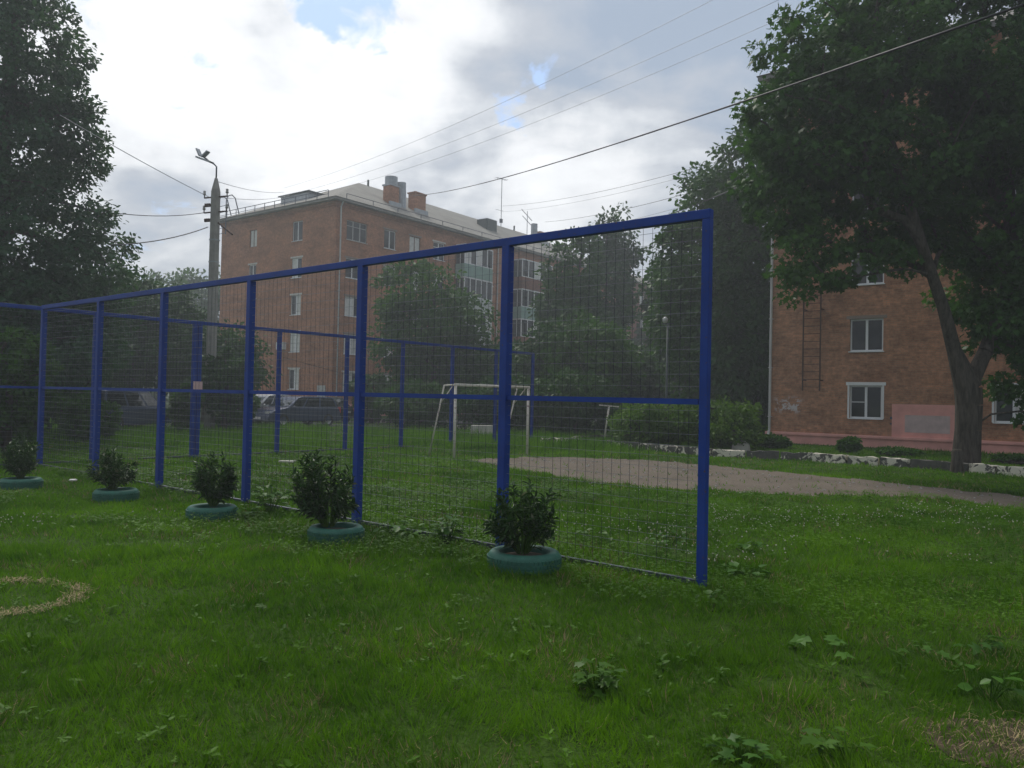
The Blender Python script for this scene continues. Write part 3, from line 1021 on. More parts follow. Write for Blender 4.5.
def hip_roof(L0, L1, W, z, rise, over=.55, run=8.0):
    mb = MB()
    x0, x1, y0, y1 = L0 - over, L1 + over, -over, W + over
    a = (x0, y0, z); b = (x1, y0, z); c = (x1, y1, z); d = (x0, y1, z)
    r0 = (L0 + run, W / 2, z + rise); r1 = (L1 - run, W / 2, z + rise)
    mb.add([a, b, c, d, r0, r1], [(0, 1, 5, 4), (1, 2, 5), (2, 3, 4, 5), (3, 0, 4)])
    # closing soffit just below
    mb.add([(p[0], p[1], z - .02) for p in (a, b, c, d)], [(0, 3, 2, 1)])
    return mb


# --- long five-storey block in the middle distance
B1LOC = Vector((-12.95, 56.8, 0)); B1ANG = R(53.25)
B1L, B1W, B1H = 44.0, 14.2, 15.55


def build_b1():
    rnd = random.Random(3)
    root = empty('apartment_block', B1LOC, B1ANG, 'long five-storey brick apartment block with pale hipped roof and chimneys beyond the goal', 'building', 'brick apartment blocks')
    h = lambda px, py: hit(B1LOC, B1ANG, px, py, 'y')
    e = lambda px, py: hit(B1LOC, B1ANG, px, py, 'x')
    holesA, winA = [], []
    zc = [h(358, 232)[1] - STOREY * k for k in range(5)]
    cols = [(h(357, 232)[0], 2.0, [.33, .67]), (h(390, 239)[0], 1.25, None), (h(415, 244)[0], 1.25, None), (h(439, 249)[0], 1.4, None),
            (h(490.5, 262)[0], .7, []), (h(549, 275)[0], .75, []), (h(566, 280)[0], 1.5, None), (h(588, 285)[0], 1.5, None), (h(612, 290)[0], 1.3, None)]
    for k, z in enumerate(zc):
        for ci, (u, w, sp) in enumerate(cols):
            hh = 1.45
            if u > B1L - 1: continue
            holesA.append((u - w / 2, u + w / 2, z - hh / 2, z + hh / 2)); winA.append((u, z, w, hh, sp, ci, k))
    wall = MB()
    wall_holes(wall, 'y', 0, B1L, .9, B1H, holesA)
    holesB, winB = [], []
    zb = [e(297, 231)[1] - STOREY * k for k in range(5)]
    for k, z in enumerate(zb):
        for ci, (px, w, hh) in enumerate(((253.5, .95, 1.4), (297.5, 1.2, 1.5))):
            u = e(px, 232)[0]
            holesB.append((u - w / 2, u + w / 2, z - hh / 2, z + hh / 2)); winB.append((u, z, w, hh, None, ci, k))
    wall_holes(wall, 'x', 0, B1W, .9, B1H, holesB)
    wall.add([(0, B1W, .9), (B1L, B1W, .9), (B1L, B1W, B1H), (0, B1W, B1H)], [(0, 3, 2, 1)])
    wall.add([(B1L, 0, .9), (B1L, B1W, .9), (B1L, B1W, B1H), (B1L, 0, B1H)], [(0, 1, 2, 3)])
    wall.build('wall', M['brick_far'], root)
    pl = MB(); pl.span(-.06, B1L + .06, -.06, B1W + .06, 0, .9); pl.build('plinth', M['pink'], root)
    for (u, z, w, hh, sp, ci, k) in winA:
        old = (ci == 2 and k == 0) or rnd.random() < .25
        window(root, 'y', u, z, w, hh, rnd.choice(['curtain', 'half', 'half', 'plain', 'old']), rnd, split=sp,
               lintel=(k > 0 or ci in (1, 2, 3)), mat=M['brownwood'] if (ci == 2 and k == 0) else (M['oldwood'] if old else M['pvc']),
               lintel_mat=M['lintel'] if rnd.random() < .6 else M['lintel_grey'])
    for (u, z, w, hh, sp, ci, k) in winB:
        window(root, 'x', u, z, w, hh, rnd.choice(['curtain', 'half', 'plain', 'half']), rnd, split=[.5],
               lintel=(k > 0), mat=M['brownwood'] if (ci == 0 and k == 0) else M['pvc'], sill=not (ci == 0 and k == 0))
    # cornice: stepped brick frieze and pale eave
    cr = MB()
    for i, (o, z0, z1) in enumerate(((.06, B1H - .32, B1H - .18), (.14, B1H - .18, B1H - .002))):
        cr.span(-o, B1L + o, -o, -.002, z0, z1); cr.span(-o, -.002, 0, B1W + o, z0, z1)
    cr.build('frieze', M['brick_far'], root)
    ev = MB(); ev.span(-.5, B1L + .5, -.5, B1W + .5, B1H, B1H + .16); ev.build('eave', M['eave'], root)
    rise = 4.1
    roof = hip_roof(0, B1L, B1W, B1H + .19, rise, run=8.46).build('roof', M['roof'], root)
    # roof hatch shed on the hip end
    y0, zt = e(312, 197)
    sd = MB(); sd.span(1.6, 3.7, 5.2, 8.6, B1H + .5, B1H + 1.75); sd.build('roof_shed', M['tin'], root)
    sd = MB(); sd.span(1.45, 3.9, 5.0, 8.8, B1H + 1.752, B1H + 1.83); sd.build('shed_cover', M['tin_dark'], root)
    # chimneys on the front slope
    def chim(px, pyb, yl, w, hgt, name='chimney'):
        u = hit(B1LOC + Matrix.Rotation(B1ANG, 3, 'Z') @ Vector((0, yl, 0)), B1ANG, px, pyb, 'y')[0]
        zr = B1H + .19 + rise * (yl + .55) / (B1W / 2 + .55)
        return u, zr
    for i, (px, py, yl, w, hg, top) in enumerate(((391, 195, 2.3, 1.0, 1.35, True), (417, 205, 2.3, 1.3, 1.35, False), (541, 232, 5.0, 1.4, .9, False))):
        u, zr = chim(px, py, yl, w, hg)
        c = MB(); c.span(u - w / 2, u + w / 2, yl - .4, yl + .4, zr - .6, zr + hg)
        co = c.build('chimney', M['brick_far'], root)
        cap = MB(); cap.span(u - w / 2 - .07, u + w / 2 + .07, yl - .47, yl + .47, zr + hg + .002, zr + hg + .13)
        cap.build('cap', M['brick_far'] if not top else M['tin'], co)
        fl = MB(); fl.span(u - w / 2 - .12, u + w / 2 + .12, yl - .6, yl - .401, zr - .35, zr + .02); fl.build('flashing', M['tin'], co)
        if i == 0:
            MB().tube([(u, yl, zr + hg + .13), (u, yl, zr + hg + .80)], .52, 14).build('chimney_pot', M['tin'], co)
        if i == 2:
            MB().tube([(u - 1.3, yl, zr - .3), (u - 1.3, yl, zr + 1.75)], .36, 12).build('vent_pipe', M['tin'], root)
        if i == 0:
            MB().tube([(u + 1.25, yl, zr - .3), (u + 1.15, yl, zr + 1.95)], .40, 12).build('vent_pipe', M['tin'], root)
    # dark roof hatch
    u, zr = chim(490, 228, 3.6, 1, 1)
    hb = MB(); hb.span(u - .8, u + .7, 3.3, 4.6, zr - .4, zr + .95); hb.build('roof_hatch', M['tin_dark'], root)
    # TV mast and aerials
    ms = MB(); u = chim(501, 225, B1W / 2, 1, 1)[0]; zr = B1H + .19 + rise
    ms.tube([(u, B1W / 2, zr - .3), (u, B1W / 2, zr + 5.2)], .035, 6)
    ms.bar((u - 1.0, B1W / 2, zr + 5.0), (u + .9, B1W / 2, zr + 5.15), .03)
    for k in range(5): ms.bar((u - .9 + k * .4, B1W / 2 - .3, zr + 5.02 + k * .03), (u - .9 + k * .4, B1W / 2 + .3, zr + 5.02 + k * .03), .02)
    ms.bar((u, B1W / 2 - .3, zr + 1.6), (u - .6, B1W / 2 + .3, zr + 1.75), .03)
    ms.box((u, B1W / 2, zr + .6), (.25, .25, .4))
    ms.build('roof_aerial', M['rail_metal'], root)
    ms = MB(); u = chim(527, 232, B1W / 2, 1, 1)[0]
    ms.tube([(u, B1W / 2, zr - .3), (u, B1W / 2, zr + 2.6)], .035, 6)
    ms.bar((u - 1.1, B1W / 2, zr + 2.6), (u + .9, B1W / 2, zr + 1.7), .05)
    ms.bar((u - .9, B1W / 2, zr + 1.9), (u + .7, B1W / 2, zr + 1.2), .05)
    ms.build('roof_aerial', M['rail_metal'], root)
    for px, hh in ((368, .5), (515, .5)):
        u = chim(px, 190, B1W / 2, 1, 1)[0]
        MB().tube([(u, B1W / 2, zr - .3), (u, B1W / 2, zr + hh)], .09, 8).build('vent_pipe', M['tin_dark'], root)
    # guard rail along the gutter and the ladder hoops at the far corner
    gr = MB()
    for k in range(12):
        y = .5 + k * 1.25
        gr.bar((-.35, y, B1H + .16), (-.35, y, B1H + .78), .04)
    gr.bar((-.35, .5, B1H + .78), (-.35, 14.4, B1H + .78), .04); gr.bar((-.35, .5, B1H + .5), (-.35, 14.4, B1H + .5), .03)
    for k in range(17):
        x = .6 + k * 2.6
        gr.bar((x, -.4, B1H + .16), (x, -.4, B1H + .6), .035)
    gr.bar((.6, -.4, B1H + .6), (B1L - 1, -.4, B1H + .6), .035)
    gr.build('guard_rail', M['rail_metal'], root)
    ld = MB()
    for y in (12.6, 13.7):
        for dx in (-.65, 0.35):
            pts = [(-.75 + dx * .2, y, B1H - 1.5)] if dx < 0 else [(.3, y, B1H + .25)]
            pass
        pts = [(-.7, y, B1H - 1.2), (-.7, y, B1H + 1.5), (-.55, y, B1H + 1.95), (-.2, y, B1H + 2.1), (.1, y, B1H + 1.9), (.55, y, B1H + .5)]
        ld.tube(pts, .045, 6)
    for k in range(6): ld.bar((-.7, 12.6, B1H - 1.1 + .45 * k), (-.7, 13.7, B1H - 1.1 + .45 * k), .04)
    ld.build('roof_ladder', M['rail_metal'], root)
    gutter_pipe(root, 'y', .35, B1H, .3, mat=M['pipe'])
    u_dp = h(497, 265)[0]
    gutter_pipe(root, 'y', u_dp, B1H, .3, mat=M['pipe'])
    # wall box (air conditioner)
    u, z = e(283, 346)
    MB().span(-.36, -.003, u - .4, u + .4, z - .28, z + .28).build('air_conditioner', M['pvc'], root, bevel=.02)
    # balconies
    for gi, (pa, pb) in enumerate(((456, 484), (514, 544))):
        ua, ub = h(pa, 250)[0], h(pb, 262)[0]
        for k in range(0, 4):
            zt = zc[k] + .95; zf = zt - STOREY + .12
            b = MB(); dpt = 1.0
            b.span(ua, ub, -dpt, -.002, zf - .12, zf)
            bal = b.build('balcony', M['concrete'], root)
            gm = ([M['balcony_green'], M['balcony_white'], M['balcony_white'], M['balcony_green']] if gi == 0 else [M['brick_dark'], M['balcony_green'], M['brick_dark'], M['balcony_white']])[k]
            a = MB(); a.span(ua, ub, -dpt - .03, -dpt, zf - .1, zf + 1.0); a.span(ua - .03, ua, -dpt, -.01, zf - .1, zf + 1.0); a.span(ub, ub + .03, -dpt, -.01, zf - .1, zf + 1.0)
            a.build('parapet', gm, bal)
            fr = MB(); n = 5
            for i in range(n + 1):
                x = ua + .035 + (ub - ua - .07) * i / n
                fr.span(x - .045, x + .045, -dpt - .03, -dpt + .04, zf + 1.002, zt - .1)
            fr.span(ua, ub, -dpt - .035, -dpt + .045, zt - .1, zt); fr.span(ua, ub, -dpt - .035, -dpt + .045, zf + 1.0, zf + 1.07)
            for x in (ua + .035, ub - .035):
                fr.span(x - .03, x + .03, -dpt + .05, -.01, zt - .1, zt - .001); fr.span(x - .03, x + .03, -dpt * .5 - .03, -dpt * .5 + .03, zf + 1.0, zt - .1)
            fr.build('glazing_frame', M['pvc'], bal)
            pn = MB(); pn.span(ua + .03, ub - .03, -dpt + .0, -dpt + .012, zf + 1.0, zt - .1); pn.span(ua + .03, ua + .04, -dpt + .02, -.02, zf + 1.0, zt - .1)
            pn.build('pane', M['glass'], bal)
            cu = MB()
            for i in range(n):
                if rnd.random() < .35:
                    x0 = ua + .035 + (ub - ua - .07) * i / n
                    cu.span(x0 + .05, x0 + (ub - ua) / n - .06, -dpt - .012, -dpt - .004, zf + 1.08, zt - .11)
            if cu.v: cu.build('curtain', M['curtain'], bal)
    # entrance annexe door seen beside the cars
    u, z = e(322, 403)
    d = MB(); d.span(-.1, -.062, .6, 1.5, 0.1, 2.2); d.build('door', M['oldwood'], root)


build_b1()

# --- right-hand block
B2LOC = Vector((10.58, 32.5, 0)); B2ANG = math.atan2(-.61, .793)
B2L, B2W, B2H = 46.0, 12.5, 14.9


def build_b2():
    rnd = random.Random(8)
    root = empty('apartment_block', B2LOC, B2ANG, 'orange brick apartment block with pink plinth behind the big maple at right', 'building', 'brick apartment blocks')
    h = lambda px, py: hit(B2LOC, B2ANG, px, py, 'y')
    zs = [h(866, 402)[1], h(866, 335)[1]]
    st = zs[1] - zs[0]
    zs += [zs[1] + st * k for k in (1, 2, 3)]
    u0 = h(865.5, 402)[0]; u1 = h(1014, 405)[0]
    cols = [u0, u1, u1 + 4.4, u1 + 9.0, u1 + 13.4, u1 + 18, u1 + 24, u1 + 30]
    holes, wins = [], []
    for k, z in enumerate(zs):
        for ci, u in enumerate(cols):
            w = 1.17 if (k == 0 or ci) else 1.2; hh = 1.26 if k == 0 else 1.25
            holes.append((u - w / 2, u + w / 2, z - hh / 2, z + hh / 2)); wins.append((u, z, w, hh, ci, k))
    wall = MB(); pt = 0.46
    wall_holes(wall, 'y', 0, B2L, pt + .002, B2H, holes)
    wall.add([(0, 0, pt), (0, B2W, pt), (0, B2W, B2H), (0, 0, B2H)], [(0, 3, 2, 1)])
    wall.add([(0, B2W, pt), (B2L, B2W, pt), (B2L, B2W, B2H), (0, B2W, B2H)], [(0, 3, 2, 1)])
    wall.add([(B2L, 0, pt), (B2L, B2W, pt), (B2L, B2W, B2H), (B2L, 0, B2H)], [(0, 1, 2, 3)])
    wall.build('wall', M['brick_near'], root)
    pl = MB(); pl.span(-.05, B2L + .05, -.05, B2W + .05, 0, pt - .12); pl.span(-.11, B2L + .11, -.11, B2W + .11, pt - .12, pt); 
    pl.build('plinth', M['pink'], root, bevel=.02)
    for (u, z, w, hh, ci, k) in wins:
        f = window(root, 'y', u, z, w, hh, 'plain' if ci == 0 else rnd.choice(['half', 'plain', 'curtain']), rnd,
                   lintel=True, lintel_mat=M['pvc'] if k == 0 else M['lintel_grey'])
        if k == 0:
            # white trim round the ground-floor openings
            tr = MB()
            for s in (-1, 1): tr.span(u + s * (w / 2 + .035) - .035, u + s * (w / 2 + .035) + .035, -.02, -.002, z - hh / 2, z + hh / 2)
            tr.build('trim', M['pvc'], f)
            if ci == 0:
                t2 = MB(); t2.span(u - w / 2 + .06, u - .05, .055, .068, z - .02, z + .01); t2.build('glazing_bar', M['pvc'], f)
    # pink painted patch with the faded rectangle in it
    a = h(892, 404); b = h(957, 440); 
    pa = MB(); pa.span(a[0], b[0], -.008, -.003, pt + .004, a[1]); po = pa.build('painted_patch', M['pink'], root)
    a2 = h(905, 415); b2 = h(950, 434)
    MB().span(a2[0], b2[0], -.014, -.009, b2[1], a2[1]).build('faded_rectangle', M['greypink'], po)
    # small blue marks
    u, z = h(891, 418)
    MB().box((u, -.006, z), (.08, .008, .09)).box((u, -.006, z - .22), (.06, .008, .06)).build('blue_mark', M['car_navy'], root)
    # fire ladder
    ul = h(806, 340)[0]; ur = h(823, 340)[0]; zb = h(815, 391)[1]
    ld = MB()
    for u in (ul, ur): ld.bar((u, -.35, zb), (u, -.35, B2H + .8), .045)
    n = int((B2H + .8 - zb) / .3)
    for k in range(n): ld.bar((ul, -.35, zb + .15 + k * .3), (ur, -.35, zb + .15 + k * .3), .022)
    z = zb + .42
    while z < B2H:
        for u in (ul, ur): ld.bar((u, -.33, z), (u + (.02), -.002, z), .04)
        z += 2.8
    ld.build('fire_ladder', M['rust'], root)
    gutter_pipe(root, 'y', .08, B2H, .25, mat=M['pipe'])
    fr = MB(); fr.span(-.1, B2L + .1, -.1, -.002, B2H - .35, B2H - .002); fr.span(-.1, -.002, 0, B2W, B2H - .35, B2H - .002); fr.build('frieze', M['brick_near'], root)
    ev = MB(); ev.span(-.5, B2L + .5, -.5, B2W + .5, B2H, B2H + .16); ev.build('eave', M['eave'], root)
    hip_roof(0, B2L, B2W, B2H + .19, 3.2, run=6.5).build('roof', M['roof'], root)


build_b2()


def build_b3():
    rnd = random.Random(5)
    loc = dp(618, 398, 97); loc.z = 0
    root = empty('apartment_block', loc, B1ANG, 'dark red brick block glimpsed between the trees behind the goal', 'building', 'brick apartment blocks')
    L, W, H = 34, 13, 16.6
    ho, wi = [], []
    for k in range(5):
        for i in range(9):
            u = 2.2 + i * 3.6; z = 2.4 + 3.0 * k
            ho.append((u - .65, u + .65, z - .75, z + .75)); wi.append((u, z))
    wall = MB(); wall_holes(wall, 'y', 0, L, 0, H, ho)
    hx, wx = [], []
    for k in range(5):
        for y in (3.5, 9.5):
            z = 2.4 + 3 * k
            hx.append((y - .6, y + .6, z - .75, z + .75)); wx.append((y, z))
    wall_holes(wall, 'x', 0, W, 0, H, hx)
    wall.add([(0, W, 0), (L, W, 0), (L, W, H), (0, W, H)], [(0, 3, 2, 1)])
    wall.add([(L, 0, 0), (L, W, 0), (L, W, H), (L, 0, H)], [(0, 1, 2, 3)])
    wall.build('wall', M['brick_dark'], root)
    for u, z in wi: window(root, 'y', u, z, 1.3, 1.5, 'half', rnd, lintel=False)
    for u, z in wx: window(root, 'x', u, z, 1.2, 1.5, 'curtain', rnd, lintel=False)
    hip_roof(0, L, W, H, 3.0, run=6).build('roof', M['roof'], root)
    c = MB(); c.span(.5, 2.2, 1, 2.4, H, H + 3.2); c.span(2.8, 4.6, 1, 2.4, H, H + 2.4); c.build('chimney', M['brick_dark'], root)


build_b3()


# ------------------------------------------------------------------ trees
def crown_points(lobes, nclump, per, cr, rr, surf=0.55, flat=.7):
    vol = np.array([l[1][0] * l[1][1] * l[1][2] for l in lobes]) ** .75
    pick = rr.choice(len(lobes), nclump, p=vol / vol.sum())
    C = np.array([l[0] for l in lobes])[pick]; S = np.array([l[1] for l in lobes])[pick]
    d = norm(rr.normal(0, 1, (nclump, 3)))
    rad = rr.random(nclump) ** (1 / 3.0)
    rad = surf * (0.80 + .2 * rad) + (1 - surf) * rad
    cc = C + d * S * rad[:, None] * rr.uniform(.86, 1.06, (nclump, 1))
    out = norm(cc - C)
    w = norm(rr.normal(0, 1, (nclump * per, 3)))
    rl = rr.random(nclump * per) ** .45
    crs = cr * rr.uniform(.55, 1.35, nclump)
    cs = np.repeat(crs, per)
    pts = np.repeat(cc, per, 0) + w * (rl * cs)[:, None] * np.array([1, 1, flat])
    outs = np.repeat(out, per, 0)
    return cc, pts, outs, w


def skeleton(mb, trunk_nodes, clumps, tip=.02, seed=0, power=.5, rmax=None):
    """trunk_nodes: list of (pos, parent, min radius). grows limbs to the clump centres"""
    r = np.random.default_rng(seed)
    pos = [np.array(t[0], float) for t in trunk_nodes]; par = [t[1] for t in trunk_nodes]; mn = [t[2] for t in trunk_nodes]
    plen = [0.0] * len(pos)
    for i in range(len(pos)):
        if par[i] >= 0: plen[i] = plen[par[i]] + np.linalg.norm(pos[i] - pos[par[i]])
    start = [i for i in range(len(pos))]
    base = pos[0]
    order = np.argsort(np.linalg.norm(clumps - pos[-1], axis=1))
    tips = []
    first_ok = 1
    for ci in order:
        c = clumps[ci]
        A = np.array(pos[first_ok:])
        dd = np.linalg.norm(A - c, axis=1)
        dz = c[2] - A[:, 2]
        pen = np.where(dz < 0, -dz * 0.9, 0)
        k = int(np.argmin(dd + .28 * np.array(plen[first_ok:]) + pen)) + first_ok
        a = pos[k]; L = np.linalg.norm(c - a)
        if L < .05: continue
        nseg = 2 if L < 1.2 else 3
        last = k
        for j in range(1, nseg + 1):
            t = j / nseg
            p = a + (c - a) * t + np.array([0, 0, L * .10 * math.sin(math.pi * t)]) + r.normal(0, L * .035, 3) * (j < nseg)
            pos.append(p); par.append(last); mn.append(0); plen.append(plen[last] + np.linalg.norm(p - pos[last])); last = len(pos) - 1
        tips.append(last)
    cnt = np.zeros(len(pos))
    for t in tips: cnt[t] += 1
    for i in range(len(pos) - 1, 0, -1):
        if par[i] >= 0: cnt[par[i]] += cnt[i]
    rad = np.maximum(tip * np.maximum(cnt, 1) ** power, np.array(mn))
    if rmax: rad = np.minimum(rad, np.maximum(np.array(mn), rmax))
    child = {}
    for i in range(1, len(pos)):
        if par[i] >= 0: child.setdefault(par[i], []).append(i)
    for i in range(1, len(pos)):
        p = par[i]
        if p < 0: continue
        n = 12 if rad[i] > .12 else (7 if rad[i] > .05 else 5)
        main = max(child[p], key=lambda q: rad[q]) == i
        r0 = rad[p] if main else min(rad[p], rad[i] * 1.25)
        mb.tube([pos[p], pos[i]], [r0, rad[i]], n, cap=False)
    return pos


def tree(loc, trunk_h, lobes, nclump, per, cr, leafs, mat, label, cat='tree', name='tree', group='trees round the yard', seed=1, maple=False,
         trunk_r=.2, surf=.55, nodes=None, flat=.7, upw=.5, rmax=None, conn=None):
    rr = np.random.default_rng(seed)
    root = empty(name, loc, 0, label, cat, group)
    cc, pts, outs, w = crown_points(lobes, nclump, per, cr, rr, surf, flat)
    keep = pts[:, 2] > .15
    pts, outs, w = pts[keep], outs[keep], w[keep]
    m = len(pts)
    D = outs * .5 + w * .5 + rr.normal(0, .6, (m, 3)) + np.array([0, 0, -.35])
    N = np.array([0, 0, upw]) + outs * .35 + rr.normal(0, .42, (m, 3))
    L = leafs * rr.uniform(.65, 1.25, m)
    T, Fc = (MAPLE, MAPLE_F) if maple else (OVAL, OVAL_F)
    V = leaves(pts, D, N, L, L * (.85 if maple else .62), T)
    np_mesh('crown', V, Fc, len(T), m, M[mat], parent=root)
    tb = MB()
    if nodes is None:
        lean = rr.normal(0, .03, 2)
        nodes = [((0, 0, -.1), -1, trunk_r * 1.25), ((0, 0, min(.35, trunk_h * .5)), 0, trunk_r * 1.02)]
        top = max(l[0][2] for l in lobes)
        k = 4
        for i in range(1, k + 1):
            z = trunk_h + (top - trunk_h) * (i - 1) / (k - 1)
            nodes.append(((lean[0] * z + rr.normal(0, .04), lean[1] * z + rr.normal(0, .04), z), len(nodes) - 1, trunk_r * (1 - .16 * i)))
    sel = cc if conn is None else cc[:conn]
    skeleton(tb, nodes, sel, .014 if trunk_r < .3 else .018, seed, .5, rmax)
    tb.build('trunk', M['bark'], root, smooth=True)
    return root


def at_px(px, Y): p = gx(px, Y); return (p.x, p.y, 0)


def hz(py, Y, px=512):
    """height above ground of picture row py at depth Y"""
    return dp(px, py, Y).z


# big maple at right, in front of the brick block
def big_maple():
    base = gp(966, 471); Y = base.y
    def L(px, py, dy=0):
        p = dp(px, py, Y + dy); return (p.x - base.x, p.y - base.y, p.z)
    nodes = [((0, 0, -.1), -1, .42), (L(966, 462), 0, .33), (L(968, 430), 1, .30), (L(969, 405), 2, .31), (L(968, 388), 3, .32),
             (L(954, 350), 4, .17), (L(944, 310, -.2), 5, .145), (L(932, 275, -.4), 6, .13), (L(920, 240, -.5), 7, .11), (L(905, 190, -.6), 8, .11), (L(890, 140, -.6), 9, .08),
             (L(985, 352), 4, .17), (L(998, 318, .3), 11, .155), (L(1008, 280, .5), 12, .14), (L(1012, 230, .5), 13, .16), (L(1005, 150, .4), 14, .12), (L(985, 60, .2), 15, .08),
             (L(1030, 270, .8), 12, .13), (L(1070, 210, 1.), 17, .1)]
    def lobe(px, py, rx, rz, dy=0, ry=None):
        s = (Y + dy) / 790
        p = L(px, py, dy)
        return (p, (rx * s, (ry or rx) * s, rz * s))
    lobes = [lobe(905, 120, 130, 95, 0, 110), lobe(965, 20, 150, 120, .5, 130), lobe(812, 165, 74, 80, -.3, 70), lobe(825, 55, 60, 62, 0, 70), lobe(795, 112, 50, 50, -.6, 55), lobe(800, 130, 55, 70, .8, 50),
             lobe(820, 255, 58, 42, -.3, 50), lobe(1010, 190, 95, 90, .3, 100), lobe(905, 225, 70, 42, -.2, 60),
             lobe(1040, 300, 60, 90, .4, 70), lobe(1080, 130, 110, 130, 0, 120), lobe(960, -90, 130, 90, .5, 120), lobe(990, 290, 50, 60, .2, 50), lobe(790, 215, 32, 30, -.2, 40),
             lobe(1035, 390, 34, 34, .3, 35)]
    return tree((base.x, base.y, 0), 2, lobes, 1150, 84, .48, .165, 'maple', 'large spreading maple with forked trunk at the right before the brick wall', seed=21,
                maple=True, trunk_r=.36, nodes=nodes, surf=.3, flat=.6, name='maple_tree', rmax=.13, conn=430)


big_maple()


def big_left():
    Y = 24.0; X = at_px(-22, Y); s = Y / 790
    def lb(px, py, rx, rz, ry=None, dy=0):
        p = dp(px, py, Y + dy); return ((p.x - X[0], dy, p.z), (rx * s, (ry or rx) * s, rz * s))
    lobes = [lb(-15, -50, 75, 90), lb(0, 50, 85, 70), lb(-20, 140, 118, 80), lb(-10, 235, 125, 75), lb(-20, 320, 125, 70), lb(85, 275, 48, 42, 40), lb(60, 130, 40, 34, 40),
             lb(60, 340, 60, 55, 60), lb(-40, 400, 90, 40)]
    return tree(X, 1.6, lobes, 1250, 84, .52, .15, 'blue_leaf', 'tall hazy grey-green tree filling the left edge above the fence', seed=31, trunk_r=.3, surf=.3, name='tree', conn=330)


big_left()


def simple_tree(px, Y, top_py, bot_py, wpx, mat, label, seed, nclump=240, per=34, leafs=.26, n_l=5, cr=.7, name='tree', trunk=True, group='trees round the yard', shape=1.0, surf=.4):
    rr = np.random.default_rng(seed)
    X = at_px(px, Y); s = Y / 790
    zt = hz(top_py, Y, px); zb = max(hz(bot_py, Y, px), .0)
    R_ = wpx / 2 * s; H = zt - zb
    lobes = []
    for i in range(n_l):
        t = (i + .5) / n_l
        wid = R_ * (math.sin(math.pi * min(1, (1 - t) ** .75 * .82 + .12)) ** .6) * shape
        wid = max(wid, .3 * R_)
        o = rr.normal(0, .14, 2) * R_
        lobes.append(((o[0], o[1], zb + H * (t * .86 + .04)), (wid * .92, wid * .92, H / n_l * 1.05)))
    return tree(X, (.15 if name == 'bush' else max(.5, zb * .9)), lobes, nclump, per, cr * min(1.0, R_ / 2.6), leafs, mat, label, seed=seed, trunk_r=.025 if name == 'bush' else max(.1, R_ * .06), surf=surf, name=name, group=group, conn=min(nclump, 90))


simple_tree(434, 47, 270, 418, 126, 'mid_leaf', 'round green tree against the brick block above the goal', 41, 300, 42, .3)
simple_tree(608, 62, 204, 405, 62, 'dark_leaf', 'narrow tall poplar-like tree rising above the fence rail', 42, 300, 34, .36, 7, cr=.8, shape=.9)
simple_tree(570, 52, 232, 410, 74, 'dark_leaf', 'loose dark tree hiding the right end of the long brick block', 43, 240, 40, .32, 6)
simple_tree(575, 43, 322, 420, 130, 'mid_leaf', 'low round tree behind the goal, right of the balconies', 44, 260, 42, .28)
simple_tree(672, 56, 250, 405, 60, 'dark_leaf', 'dark tree behind the globe lamp post', 45, 300, 40, .34, 6)
simple_tree(703, 40, 170, 415, 118, 'maple', 'dark green maple directly behind the fence end post', 46, 420, 42, .27, 6)
simple_tree(758, 37, 112, 425, 128, 'dark_leaf', 'tall dark tree pressed against the left corner of the right block', 47, 460, 44, .26, 7, shape=1.1)
simple_tree(520, 45, 345, 415, 90, 'dark_leaf', 'low dark tree in front of the balcony column', 48, 200, 40, .28)
simple_tree(760, 41, 300, 430, 90, 'dark_leaf', 'shadowy tree low beside the drainpipe of the right block', 49, 260, 40, .28)
simple_tree(622, 46, 350, 415, 80, 'dark_leaf', 'broad dark bushy tree left of the fence end post', 50, 260, 40, .28)
simple_tree(475, 47, 340, 415, 80, 'mid_leaf', 'young tree behind the goal crossbar', 51, 180, 40, .28)
# left side behind the fences
simple_tree(35, 27, 300, 425, 140, 'dark_leaf', 'dense dark thicket tree at the left behind the fence corner', 52, 260, 46, .18, cr=.5)
simple_tree(130, 38, 282, 382, 120, 'dark_leaf', 'dark tree behind the van at left', 53, 300, 44, .24)
simple_tree(205, 38, 330, 395, 120, 'dark_leaf', 'dark tree below the concrete lamp post', 54, 260, 40, .24)
simple_tree(186, 29, 385, 442, 30, 'mid_leaf', 'bush in front of the van, between two blue posts', 55, 160, 40, .16, cr=.4, name='bush')
simple_tree(80, 23, 392, 452, 70, 'mid_leaf', 'green bush just behind the fence corner at left', 56, 160, 44, .12, cr=.35, name='bush')
simple_tree(225, 31, 352, 435, 62, 'dark_leaf', 'dark bush left of the parked cars', 57, 180, 40, .18, cr=.4, name='bush')
simple_tree(10, 19, 330, 468, 90, 'mid_leaf', 'leafy bush at the left edge behind the farthest tyre planter', 58, 220, 44, .12, cr=.35, name='bush')
# distant tree tops on the left skyline
for px, Y, tp, w, sd, l in ((145, 82, 274, 90, 61, 'distant rounded tree left of the concrete lamp post'), (190, 90, 274, 70, 62, 'distant light tree just left of the concrete lamp post'),
                            (218, 95, 270, 46, 63, 'distant tree between the lamp post and the long block'), (90, 78, 270, 90, 64, 'distant tree mostly behind the tall left tree'),
                            (20, 80, 280, 120, 65, 'distant tree behind the left thicket')):
    simple_tree(px, Y, tp, 405, w, 'mid_leaf', l, sd, 180, 34, .5, cr=1.1, group='distant trees')
for px, Y, tp, w, sd, l in ((690, 85, 270, 130, 66, 'distant tree closing the gap behind the fence end post'), (600, 110, 300, 160, 67, 'distant tree low behind the dark red block'),
                            (770, 80, 250, 120, 68, 'distant tree behind the left corner of the right block')):
    simple_tree(px, Y, tp, 405, w, 'dark_leaf', l, sd, 200, 36, .5, cr=1.1, group='distant trees')
